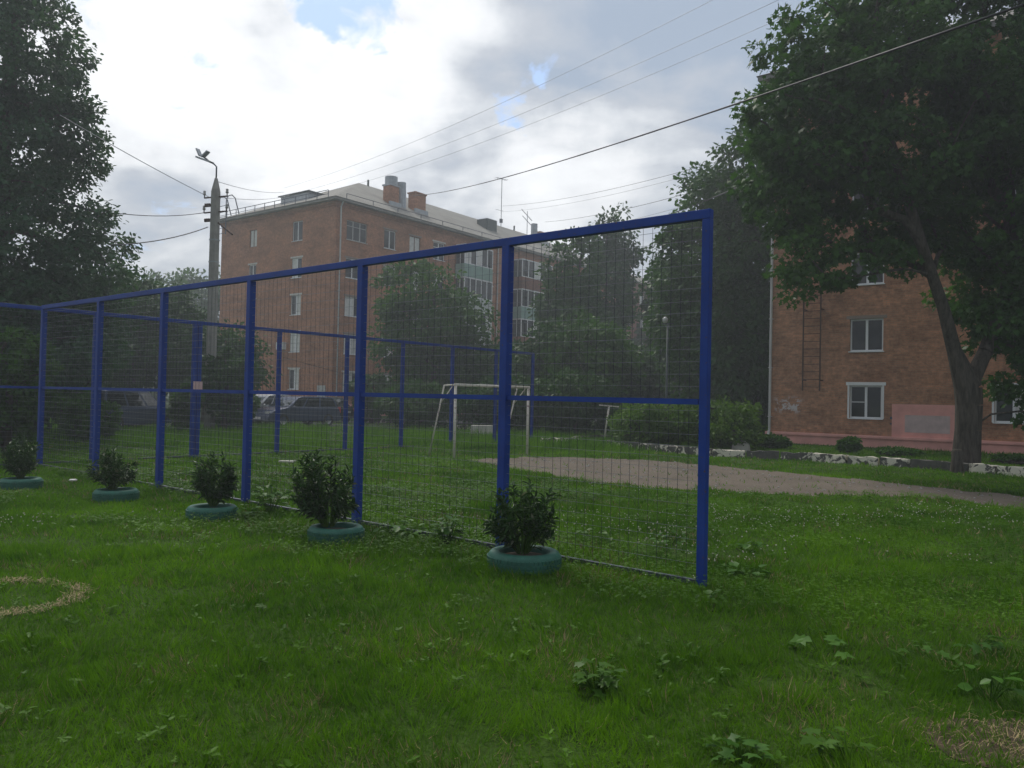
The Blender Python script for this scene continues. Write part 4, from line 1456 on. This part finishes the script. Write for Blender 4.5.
simple_tree(738, 44, 372, 425, 80, 'dark_leaf', 'dark bush in the shade behind the yellow-green bush', 82, 200, 42, .26, cr=.5, name='bush', n_l=3)
# bright undergrowth right of centre and hedges behind the goal
simple_tree(652, 27, 406, 447, 100, 'bright_leaf', 'bright green bush under the trees left of the fence end post', 71, 190, 50, .12, cr=.5, name='bush', n_l=4, surf=.1)
simple_tree(720, 26.5, 403, 452, 98, 'bright_leaf', 'yellow-green bush behind the fence end post', 72, 190, 50, .12, cr=.5, name='bush', n_l=4, surf=.1)
simple_tree(634, 31, 418, 438, 40, 'mid_leaf', 'low bush beside the leaning T-shaped post', 73, 140, 40, .13, cr=.3, name='bush', n_l=2)
simple_tree(768, 28, 438, 456, 46, 'mid_leaf', 'low bush at the foot of the right block corner', 74, 160, 40, .11, cr=.25, name='bush', n_l=2)
simple_tree(850, 26, 441, 461, 26, 'mid_leaf', 'leafy weed bush before the pink plinth, left one', 75, 120, 40, .10, cr=.25, name='bush', n_l=2)
simple_tree(897, 25, 450, 463, 44, 'mid_leaf', 'weed bush before the pink plinth below the painted patch', 76, 140, 40, .10, cr=.25, name='bush', n_l=2)
simple_tree(1005, 23, 457, 470, 60, 'mid_leaf', 'low weed bush right of the maple trunk', 77, 120, 40, .10, cr=.25, name='bush', n_l=2)
simple_tree(420, 39, 392, 424, 90, 'dark_leaf', 'dark hedge bush left of the goal', 78, 160, 40, .2, cr=.4, name='bush', n_l=2)
simple_tree(505, 37, 385, 424, 110, 'dark_leaf', 'dark hedge bush seen through the goal', 79, 200, 40, .2, cr=.4, name='bush', n_l=2)
simple_tree(575, 36, 382, 430, 100, 'dark_leaf', 'dark hedge bush right of the goal', 80, 200, 40, .2, cr=.4, name='bush', n_l=2)
simple_tree(372, 44, 380, 412, 50, 'dark_leaf', 'dark bush at the corner of the long brick block', 81, 120, 40, .22, cr=.4, name='bush', n_l=2)


def tall_grass(px0, px1, Y0, Y1, n, h, name, label, seed, mat='grass'):
    rr = np.random.default_rng(seed)
    y = rr.uniform(Y0, Y1, n); u = rr.uniform(px0, px1, n)
    x = (u - 512) / 790 * y
    a = rr.uniform(0, 6.28, n)
    D = np.stack([np.cos(a) * .5, np.sin(a) * .5, np.ones(n)], 1)
    hh = h * (0.3 + .9 * vnoise(x, y, .8, seed)) * rr.uniform(.5, 1.2, n)
    V = leaves(np.stack([x, y, np.zeros(n)], 1), D, np.stack([np.cos(a), np.sin(a), np.zeros(n) + .01], 1), hh, np.full(n, .022), BLADE)
    tag(np_mesh(name, V, BLADE_F, 5, n, M[mat]), label, kind='stuff')


tall_grass(735, 1100, 23.5, 29.5, 7000, .15, 'rough_grass', 'rough tall grass between the painted kerb and the right block', 91)
tall_grass(360, 735, 24.5, 34, 14000, .36, 'rough_grass', 'rough tall grass behind the goal and kerb', 92)
tall_grass(-20, 330, 22, 36, 20000, .40, 'rough_grass', 'rough tall grass behind the far fence', 93)


# ------------------------------------------------------------------ kerb of whitewashed blocks
def kerb(px_list, kinds, h, label, depth=.2, name='stone_kerb', jit=.04):
    pts = [gp(*p) for p in px_list]
    o = pts[0]
    root = empty(name, (o.x, o.y, 0), 0, label, 'kerb')
    r = random.Random(len(px_list) * 7)
    for i, (a, b) in enumerate(zip(pts[:-1], pts[1:])):
        k = kinds[i % len(kinds)]
        a2 = Vector((a.x - o.x, a.y - o.y + depth / 2, 0)); b2 = Vector((b.x - o.x, b.y - o.y + depth / 2, 0))
        d = b2 - a2; d.normalize()
        n = 5
        mb = MB(); ang = math.atan2(d.y, d.x); nrm = Vector((-d.y, d.x, 0))
        A = a2 + d * .02; B = b2 - d * .02
        vs = []
        for j in range(n + 1):
            p = A.lerp(B, j / n)
            for (q, z) in ((-depth / 2, 0), (-depth / 2 + .02, h), (depth / 2, h), (depth / 2, 0)):
                w = p + nrm * (q + r.uniform(-jit, jit) * .4)
                vs.append((w.x, w.y, z + (r.uniform(-jit, jit * .3) if z > 0 else -.03)))
        fs = [(3, 2, 1, 0), tuple(n * 4 + t for t in range(4))]
        for j in range(n):
            for t in range(3):
                fs.append((j * 4 + t, j * 4 + t + 1, (j + 1) * 4 + t + 1, (j + 1) * 4 + t))
        mb.add(vs, fs)
        bo = mb.build('block', M[k], root, bevel=.012)
        lab = {'kerb_white': 'block mostly covered in flaking white paint', 'kerb_dark': 'dark bare block', 'kerb_mix': 'dark block with patches of white paint'}[k]
        bo['label'] = lab
    return root


kerb([(608, 447), (644, 450.5), (680, 454), (713, 457), (747, 458.5), (781, 460), (815, 461.5), (849, 464.5), (881, 466.5), (913, 468.5), (957, 472), (972, 473), (1000, 475.5), (1030, 478), (1070, 481), (1110, 485)],
     ['kerb_mix', 'kerb_mix', 'kerb_mix', 'kerb_white', 'kerb_dark', 'kerb_mix', 'kerb_white', 'kerb_white', 'kerb_white', 'kerb_dark', 'kerb_dark', 'kerb_white', 'kerb_white', 'kerb_mix', 'kerb_dark'], .24,
     'row of dark kerb blocks with flaking white paint along the dirt path and past the maple')
kerb([(541, 444), (560, 444), (582, 441.5), (600, 440.5), (627, 441.5), (655, 443)], ['kerb_white', 'kerb_mix', 'kerb_dark', 'kerb_dark', 'kerb_dark'], .22,
     'short darker run of broken kerb blocks between the goal and the bright bush', jit=.06)
kerb([(362, 422), (378, 422.5), (396, 423.5), (414, 425), (432, 427), (450, 428.5), (466, 430), (482, 432)], ['kerb_white', 'kerb_mix', 'kerb_mix', 'kerb_white', 'kerb_mix', 'kerb_mix', 'kerb_mix'], .22,
     'distant low kerb of pale stones left of the goal', jit=.07)


def rock(px, py, sx, sy, sz, label, name='boulder', mat='stone', seed=1):
    g = gp(px, py); r = random.Random(seed)
    import bmesh
    bm = bmesh.new(); bmesh.ops.create_icosphere(bm, subdivisions=3, radius=1)
    for v in bm.verts:
        n = 1 + .12 * math.sin(3 * v.co.x + seed) * math.cos(4 * v.co.y) + r.uniform(-.03, .03)
        v.co = Vector((v.co.x * sx * n, v.co.y * sy * n, max(v.co.z, -.3) * sz * n))
    me = bpy.data.meshes.new(name); bm.to_mesh(me); bm.free(); me.materials.append(M[mat])
    for p in me.polygons: p.use_smooth = True
    o = bpy.data.objects.new(name, me); COL.objects.link(o); o.location = (g.x, g.y, sz * .25)
    return tag(o, label, 'rock')


rock(741, 452.5, .30, .22, .36, 'pale rounded boulder lying behind the kerb by the bright bush', seed=3)
# pale concrete slab behind the goal
g = gp(482, 435)
sl = MB(); sl.box((0, 0, .2), (.95, .25, .42)).build('concrete_slab', M['stone'], None, bevel=.03)
o = bpy.data.objects['concrete_slab']; o.location = (g.x, g.y, 0); tag(o, 'pale concrete slab standing in the grass behind the goal', 'slab')
g = gp(287, 463.5)
o = MB().box((0, 0, .05), (.34, .2, .03)).build('litter_board', M['stone']); o.location = (g.x, g.y, 0)
tag(o, 'pale flat scrap of board lying on the grass inside the fence', 'litter')
g = gp(73, 483)
o = MB().lathe([(.001, .03), (.05, .035), (.07, .02), (.05, .005), (.02, .0)], 10).build('paper_scrap', M['white_paint'], smooth=True); o.location = (g.x, g.y, .03)
tag(o, 'crumpled white scrap on the grass between two far planters', 'litter')

# dark stump in front of the maple
g = gp(957, 473)
st = MB(); st.lathe([(.17, -.03), (.15, .1), (.125, .35), (.13, .52), (.10, .58), (.001, .56)], 12).build('tree_stump', M['bark'], smooth=True)
o = bpy.data.objects['tree_stump']; o.location = (g.x, g.y, 0); tag(o, 'dark narrow stump at the left foot of the maple', 'stump')


# ------------------------------------------------------------------ posts and lamps
def concrete_pole():
    Y = 31.0; X = at_px(210, Y)
    root = empty('street_lamp', X, R(-20), 'tall square concrete lamp post with insulators left of the long brick block', 'lamp post')
    H = hz(178, Y, 213)
    mb = MB(); mb.box((0, 0, (H - .5) / 2), (.30, .30, H - .5), 0, 0, .86)
    mb.box((0, 0, H - .25 + .001), (.25, .25, .5), 0, 0, .35)
    mb.build('pole', M['pole_concrete'], root, bevel=.02)
    top = hz(157, Y, 196)
    arm = MB(); arm.tube([(0, 0, H), (0, 0, H + .45), (-.12, 0, H + .56), (-.62, 0, top - .0 + .05)], .03, 8).build('arm', M['rail_metal'], root, smooth=True)
    hd = MB()
    hd.prism([(-.95, top + .13), (-.62, top + .0), (-.2, top + -.16), (-.25, top - .22), (-.7, top - .04), (-.98, top + .06)], -.11, .11)
    ho = hd.build('lamp_head', M['tin'], root, bevel=.01)
    hc = MB(); hc.bar((-.80, 0, top + .12), (-.96, 0, top + .42), .2, .05); hc.bar((-.70, 0, top + .07), (-.42, 0, top + .28), .2, .05)
    hc.build('open_cover', M['tin'], ho)
    for k, z in enumerate((hz(197, Y, 213), hz(212, Y, 213))):
        for s in (-1, 1):
            br = MB(); br.bar((s * .17, 0, z), (s * .55, 0, z - .0), .05); br.bar((s * .55, 0, z), (s * .55, 0, z + .14), .03)
            b = br.build('bracket', M['rust'], root)
            MB().lathe([(.001, z + .12), (.055, z + .12), (.06, z + .17), (.04, z + .2), (.055, z + .23), (.045, z + .28), (.001, z + .3)], 10, (s * .55, 0, 0)).build('insulator', M['oldwood'], b, smooth=True)
        br = MB(); br.bar((-.17, -.1, z - .33), (-.42, -.1, z - .33), .07, .13); br.build('bracket', M['rust'], root)
    st = MB(); st.bar((.16, 0, hz(223, Y, 218)), (.85, 0, hz(236, Y, 226)), .05); st.build('strut', M['rust'], root)
    bd = MB()
    for z in (hz(240, Y, 213), hz(262, Y, 213)):
        bd.box((0, 0, z), (.29, .29, .05))
    bd.build('band', M['tin'], root)
    return root, Y, H


pole, PY, PH = concrete_pole()


def globe_lamp():
    Y = 30.0; X = at_px(666.5, Y); H = hz(324, Y, 668)
    root = empty('street_lamp', X, 0, 'slim post with a white lantern among the dark trees right of centre', 'lamp post')
    MB().tube([(0, 0, 0), (0, 0, 1.2), (0, 0, H)], [.06, .05, .04], 10).build('pole', M['tin_dark'], root, smooth=True)
    MB().bar((-.22, 0, H), (.22, 0, H + .03), .04).build('arm', M['tin_dark'], root)
    for x in (-.10,):
        MB().lathe([(.001, H + .02), (.06, H + .03), (.10, H + .1), (.11, H + .2), (.03, H + .27), (.001, H + .27)], 12, (x, 0, 0)).build('lantern', M['lamp_glass'], root, smooth=True)


globe_lamp()

Yt = 31.0; X = at_px(605, Yt)
root = empty('clothes_post', X, 0, 'leaning white T-shaped clothes-line post right of the goal', 'post')
MB().tube([(0, 0, 0), (.17, 0, 1.35)], .035, 8).build('pole', M['goal'], root, smooth=True)
MB().bar((-.22, 0, 1.39), (.55, 0, 1.34), .07, .05).build('crossbar', M['goal'], root)


# ------------------------------------------------------------------ overhead wires
def wire(p, q, sag, r, label, mat='cable', tw=False):
    p = Vector(p); q = Vector(q); n = 26
    mb = MB(); pts = []
    for i in range(n + 1):
        t = i / n
        c = p.lerp(q, t); c.z -= 4 * sag * t * (1 - t)
        pts.append(c - p)
    rs = [r * (1 + (.25 if tw and i % 2 else 0)) for i in range(n + 1)]
    mb.tube(pts, rs, 6)
    o = mb.build('overhead_wire', M[mat], smooth=True); o.location = p
    return tag(o, label, 'wire', 'overhead wires')


wire(dp(1060, -8, 8), dp(410, 196, 60), .45, .014, 'thick black cable sweeping from top right down to the long block chimney', tw=True)
wire(dp(740, -14, 24), dp(284, 188, 58), .6, .007, 'thin wire crossing the upper sky, topmost of three', 'cable_grey')
wire(dp(800, -10, 24), dp(296, 193, 58), .6, .007, 'thin wire crossing the upper sky, middle of three', 'cable_grey')
wire(dp(822, 0, 24), dp(318, 194, 58), .6, .007, 'thin wire crossing the upper sky, lowest of three', 'cable_grey')
wire(dp(800, 137, 36), dp(503, 206, 80), .6, .012, 'wire low in the sky from the maple to the roof aerial, upper one', 'cable')
wire(dp(800, 143, 36), dp(500, 212, 80), .6, .010, 'wire low in the sky just under the upper one to the aerial', 'cable_grey')
wire(dp(800, 160, 36), dp(545, 222, 85), .5, .015, 'wire from behind the maple to the farthest chimney', 'cable')
wire(dp(800, 170, 36), dp(560, 232, 90), .5, .013, 'faint lowest wire behind the narrow poplar', 'cable_grey')
wire(dp(760, 178, 30), dp(590, 236, 70), .35, .028, 'short thick dark cable just above the fence top rail at right', 'cable')
zi = PH - .55
wire(dp(60, 115, 20), dp(209, 197, PY), .05, .011, 'wire from the tall left tree down to the upper insulator', 'cable_grey')
wire(dp(217, 197, PY), dp(290, 195, 57), .2, .012, 'wire from the concrete post to the roof shed, lower one', 'cable_grey')
wire(dp(216, 181, PY), dp(284, 192, 57), .2, .012, 'wire from the concrete post to the roof shed, upper one', 'cable_grey')
wire(dp(60, 203, 22), dp(208, 212, PY), .25, .014, 'nearly level black wire from the tall left tree to the concrete post')
wire(dp(110, 245, 24), dp(208, 227, PY), .15, .018, 'dark cable rising from the left trees to the concrete post below the insulators')
wire(dp(226, 340, 40), dp(470, 400, 60), .3, .01, 'low dark cable across the long block facade near the ground', 'cable')


# ------------------------------------------------------------------ cars
def car(loc, rz, paint, label, L=4.1, Wd=1.66, H=1.42, estate=False, name='parked_car'):
    root = empty(name, loc, rz, label, 'car', 'cars parked on the yard drive')
    h2 = L / 2
    b = MB()
    body = [(-h2, .35), (-h2 + .03, .72), (-h2 + .12, .88), (-h2 + .35, .93), (h2 - 1.05, .93), (h2 - .3, .80), (h2 - .04, .66), (h2, .40), (h2 - .06, .26), (-h2 + .06, .26)]
    b.prism(body, -Wd / 2, Wd / 2)
    bo = b.build('body', paint, root, bevel=.06)
    rear = -h2 + (.12 if estate else .45)
    gh = [(rear, .9), (rear + (.22 if estate else .5), H - .04), (rear + .55 + (.0 if estate else .3), H), (h2 - 2.0, H - .01), (h2 - 1.75, H - .06), (h2 - 1.05, .92)]
    ty = .17
    g = MB(); n = len(gh)
    vs = []
    for s in (-1, 1):
        for (x, z) in gh:
            t = (z - .9) / (H - .9)
            vs.append((x, s * (Wd / 2 - .03 - ty * t), z))
    fs = [tuple(range(n)), tuple(range(2 * n - 1, n - 1, -1))]
    for i in range(n):
        j = (i + 1) % n; fs.append((j, i, n + i, n + j))
    g.add(vs, fs); g.build('cabin', paint, root, bevel=.03)
    def side(x, t, s): return (x, s * (Wd / 2 - .03 - ty * t + .006), .9 + t * (H - .9))
    def lx(t, front):
        if front: return h2 - 1.05 - .70 * t * 1.0 - .12
        return rear + (.22 if estate else .5) * t + .12
    for s in (-1, 1):
        mids = [.0, .36, .40, .72, .76, 1.0]
        for a, c in ((0, 1), (2, 3), (4, 5)):
            def X(f, t): return lx(t, False) + (lx(t, True) - lx(t, False)) * f
            q = [side(X(mids[a], .12), .12, s), side(X(mids[c], .12), .12, s), side(X(mids[c], .86), .86, s), side(X(mids[a], .86), .86, s)]
            w = MB(); w.add(q + [(p[0], p[1] - s * .01, p[2]) for p in q], [(0, 1, 2, 3) if s < 0 else (3, 2, 1, 0), (4, 5, 6, 7), (0, 1, 5, 4), (1, 2, 6, 5), (2, 3, 7, 6), (3, 0, 4, 7)])
            w.build('side_window', M['car_glass'], root)
    # windscreens
    def screen(x0, z0, x1, z1, o, nm):
        w0 = Wd / 2 - .03 - ty * (z0 - .9) / (H - .9) - .1; w1 = Wd / 2 - .03 - ty * (z1 - .9) / (H - .9) - .12
        q = [(x0 + o, -w0, z0), (x0 + o, w0, z0), (x1 + o, w1, z1), (x1 + o, -w1, z1)]
        w = MB(); w.add(q + [(p[0] - o, p[1], p[2] - .004) for p in q], [(0, 1, 2, 3), (7, 6, 5, 4), (0, 4, 5, 1), (1, 5, 6, 2), (2, 6, 7, 3), (3, 7, 4, 0)])
        w.build(nm, M['car_glass'], root)
    screen(h2 - 1.13, .98, h2 - 1.68, H - .12, .014, 'windscreen')
    dx = .22 if estate else .5
    screen(rear + dx * .12, .97, rear + dx * .85, H - .12, -.014, 'rear_window')
    for x in (-h2 + .78, h2 - .78):
        for s in (-1, 1):
            wh = MB(); y = s * (Wd / 2 - .09)
            wh.lathe([(.19, -.095), (.30, -.095), (.315, -.06), (.315, .06), (.30, .095), (.19, .095)], 22, (x, y, .315), axis='y', closed=True)
            wo = wh.build('wheel', M['rubber'], root, smooth=False)
            rm = MB(); rm.lathe([(.001, s * .07), (.06, s * .085), (.12, s * .06), (.19, s * .09), (.195, 0)], 14, (x, y, .315), axis='y'); rm.build('rim', M['chrome'], wo)
    for s in (-1, 1):
        MB().box((-h2 + .03, s * (Wd / 2 - .16), .77), (.09, .26, .24)).build('tail_light', M['tail_red'], root, bevel=.01)
        MB().box((h2 - .13, s * (Wd / 2 - .24), .66), (.18, .34, .13)).build('headlight', M['lamp_glass'], root, bevel=.02)
        MB().box((h2 - 1.3, s * (Wd / 2 + .06), .95), (.1, .17, .12)).build('mirror', paint, root, bevel=.02)
    MB().box((-h2 - .02, 0, .42), (.1, Wd - .06, .2)).build('bumper', paint, root, bevel=.03)
    MB().box((h2 + .005, 0, .40), (.1, Wd - .06, .2)).build('bumper', paint, root, bevel=.03)
    MB().box((-h2 - .015, 0, .62), (.03, .52, .11)).build('number_plate', M['white_paint'], root)
    MB().box((h2 + .055, 0, .42), (.03, .52, .11)).build('number_plate', M['white_paint'], root)
    return root


c1 = gx(296, 38.0); car((c1.x, c1.y, .006), R(53.25) + math.pi, M['car_navy'], 'dark navy estate car parked side-on by the end of the long block', L=4.2, H=1.45, estate=True)
c2 = gx(266, 41.5); car((c2.x, c2.y, .006), R(53.25) + math.pi, M['car_silver'], 'silver car parked behind and left of the navy estate', H=1.5)
c3 = gx(320, 44.5); car((c3.x, c3.y, .006), R(150), M['car_black'], 'black car parked behind the rear of the navy estate')
c4 = gx(126, 30.5); car((c4.x, c4.y, .006), R(75), M['car_navy'], 'dark boxy car seen from behind between two fence posts at left', L=4.3, H=1.58, estate=True, Wd=1.75)


# ------------------------------------------------------------------ sky and light
def make_world():
    w = bpy.data.worlds.new('World'); scene.world = w; w.use_nodes = True
    nt = w.node_tree
    bg = nt.nodes['Background']
    SUN_EL, SUN_AZ = 52.0, -22.0     # azimuth measured from +Y towards +X
    sky = nd(nt, 'ShaderNodeTexSky', sky_type='NISHITA')
    sky.sun_disc = False
    sky.sun_elevation = R(SUN_EL); sky.sun_rotation = R(SUN_AZ)
    skyc = mixc(nt, 1.0, sky.outputs[0], (0.085, 0.085, 0.085), 'MULTIPLY')
    tc = nd(nt, 'ShaderNodeTexCoord').outputs['Generated']
    sp = nd(nt, 'ShaderNodeSeparateXYZ'); lk(nt, tc, sp.inputs[0])
    zc = math_n(nt, 'ADD', math_n(nt, 'MAXIMUM', sp.outputs[2], 0.0), 0.22)
    cb = nd(nt, 'ShaderNodeCombineXYZ')
    lk(nt, math_n(nt, 'DIVIDE', sp.outputs[0], zc), cb.inputs[0]); lk(nt, math_n(nt, 'DIVIDE', sp.outputs[1], zc), cb.inputs[1])
    flat = cb.outputs[0]
    big = noise(nt, 1.5, 5, 0.58, flat, 0.35)
    mid = noise(nt, 3.4, 6, 0.6, flat, 0.3)
    # warped direction for the cloud banks
    wn = nd(nt, 'ShaderNodeTexNoise'); wn.inputs['Scale'].default_value = 5.0; wn.inputs['Detail'].default_value = 6; wn.inputs['Roughness'].default_value = .62
    lk(nt, tc, wn.inputs['Vector'])
    off = nd(nt, 'ShaderNodeVectorMath', operation='SUBTRACT'); lk(nt, wn.outputs['Color'], off.inputs[0]); off.inputs[1].default_value = (.5, .5, .5)
    sc_ = nd(nt, 'ShaderNodeVectorMath', operation='SCALE'); lk(nt, off.outputs[0], sc_.inputs[0]); sc_.inputs['Scale'].default_value = 0.2
    ad = nd(nt, 'ShaderNodeVectorMath', operation='ADD'); lk(nt, tc, ad.inputs[0]); lk(nt, sc_.outputs[0], ad.inputs[1])
    nn = nd(nt, 'ShaderNodeVectorMath', operation='NORMALIZE'); lk(nt, ad.outputs[0], nn.inputs[0])
    wd = nn.outputs[0]
    def blob(px, py, inner, outer):
        d = ray(px, py)
        dt = nd(nt, 'ShaderNodeVectorMath', operation='DOT_PRODUCT'); lk(nt, wd, dt.inputs[0]); dt.inputs[1].default_value = tuple(d)
        mr = nd(nt, 'ShaderNodeMapRange', interpolation_type='SMOOTHSTEP')
        mr.inputs['From Min'].default_value = math.cos(R(outer)); mr.inputs['From Max'].default_value = math.cos(R(inner))
        lk(nt, dt.outputs['Value'], mr.inputs['Value'])
        return mr.outputs['Result']
    def add(a, b, k): return math_n(nt, 'MULTIPLY_ADD', b, k, a)
    # brightness of the cloud deck: lit tops towards the sun, grey bases elsewhere
    br = math_n(nt, 'MULTIPLY_ADD', big, 1.2, -0.46)
    br = add(br, mid, 0.78)
    for (px, py, i, o, k) in ((230, 95, 1, 17, .26), (420, 110, 1, 11, .10), (150, 40, 1, 9, .10), (360, 130, 0, 8, .08), (560, 175, 0, 7, .24), (470, 60, 0, 6, .10), (700, 130, 0, 9, .12),
                              (640, 10, 3, 14, -.16), (780, 60, 2, 10, -.08), (170, 245, 1, 8, -.30), (440, 195, 1, 7, -.16), (150, 150, 1, 5, -.08), (1000, 100, 5, 25, -.1)):
        br = add(br, blob(px, py, i, o), k)
    cloud = ramp(nt, br, [(0.28, (0.22, 0.27, 0.35)), (0.46, (0.33, 0.355, 0.40)), (0.60, (0.47, 0.49, 0.52)), (0.70, (0.58, 0.59, 0.61)), (0.98, (0.76, 0.77, 0.78))])
    # gaps of blue
    fn = noise(nt, 7.0, 5, 0.65, flat, .6)
    gap = math_n(nt, 'MULTIPLY', math_n(nt, 'SUBTRACT', noise(nt, 2.2, 3, 0.6, flat, .2), 0.60), 2.5)
    gap = add(gap, math_n(nt, 'SUBTRACT', fn, .5), 2.6)
    for (px, py, i, o, k) in ((340, 0, .3, 3.6, 1.1), (295, -4, 0, 2.8, .8), (572, 68, 0, 2.2, .8), (545, 82, 0, 2.0, .6), (510, 102, 0, 2.2, .9), (195, 86, 0, 2.4, .75), (100, 24, 0, 2.4, .6), (165, 262, 0, 6, .55)):
        gap = add(gap, blob(px, py, i, o), k)
    gapf = ramp(nt, gap, [(0.45, 0.0), (0.9, 1.0)])
    skyblue = mixc(nt, 0.6, mixc(nt, 1.0, skyc, (1.2, 1.2, 1.2), 'MULTIPLY'), (0.24, 0.38, 0.64))
    fin = mixc(nt, gapf, cloud, skyblue)
    # paler towards the horizon
    hz_ = ramp(nt, sp.outputs[2], [(0.0, 0.5), (0.15, 0.0)])
    fin = mixc(nt, hz_, fin, (0.52, 0.56, 0.61))
    # less bright away from the sun
    dts = nd(nt, 'ShaderNodeVectorMath', operation='DOT_PRODUCT'); lk(nt, tc, dts.inputs[0])
    dts.inputs[1].default_value = (math.sin(R(SUN_AZ)), math.cos(R(SUN_AZ)), 0)
    side = ramp(nt, math_n(nt, 'MULTIPLY_ADD', dts.outputs['Value'], 0.5, 0.5), [(0.15, (0.62, 0.64, 0.68)), (0.8, (1, 1, 1))])
    fin = mixc(nt, 1.0, fin, side, 'MULTIPLY')
    lk(nt, fin, bg.inputs['Color']); bg.inputs['Strength'].default_value = 1.0
    s = bpy.data.lights.new('sun', 'SUN'); s.energy = 1.3; s.angle = R(12); s.color = (1.0, .95, .88)
    so = bpy.data.objects.new('sun', s); COL.objects.link(so)
    az, el = R(SUN_AZ), R(SUN_EL)
    d = Vector((math.sin(az) * math.cos(el), math.cos(az) * math.cos(el), math.sin(el)))
    so.rotation_euler = d.to_track_quat('Z', 'Y').to_euler()
    so.location = (0, 0, 40)


make_world()


def make_glare_haze():
    mb = MB(); mb.span(-260, 260, -60, 260, -1.0, 45)  # even scattering volume added in place of a lens glare veil
    m = bpy.data.materials.new('glare_haze'); m.use_nodes = True; nt = m.node_tree
    nt.nodes.clear()
    out = nt.nodes.new('ShaderNodeOutputMaterial'); v = nt.nodes.new('ShaderNodeVolumePrincipled')
    v.inputs['Color'].default_value = (.88, .95, 1, 1); v.inputs['Density'].default_value = 0.0024; v.inputs['Anisotropy'].default_value = 0.35
    nt.links.new(v.outputs[0], out.inputs['Volume'])
    o = mb.build('glare_haze', m)
    tag(o, 'thin even veil added over the yard to stand for lens glare', kind='stuff')


make_glare_haze()

scene.view_settings.view_transform = 'Standard'
scene.view_settings.look = 'None'
scene.view_settings.gamma = 1
scene.view_settings.exposure = 0.8
scene.cycles.max_bounces = 4
scene.cycles.diffuse_bounces = 3
scene.cycles.glossy_bounces = 2
scene.cycles.transmission_bounces = 3
scene.cycles.transparent_max_bounces = 8
scene.cycles.use_adaptive_sampling = True
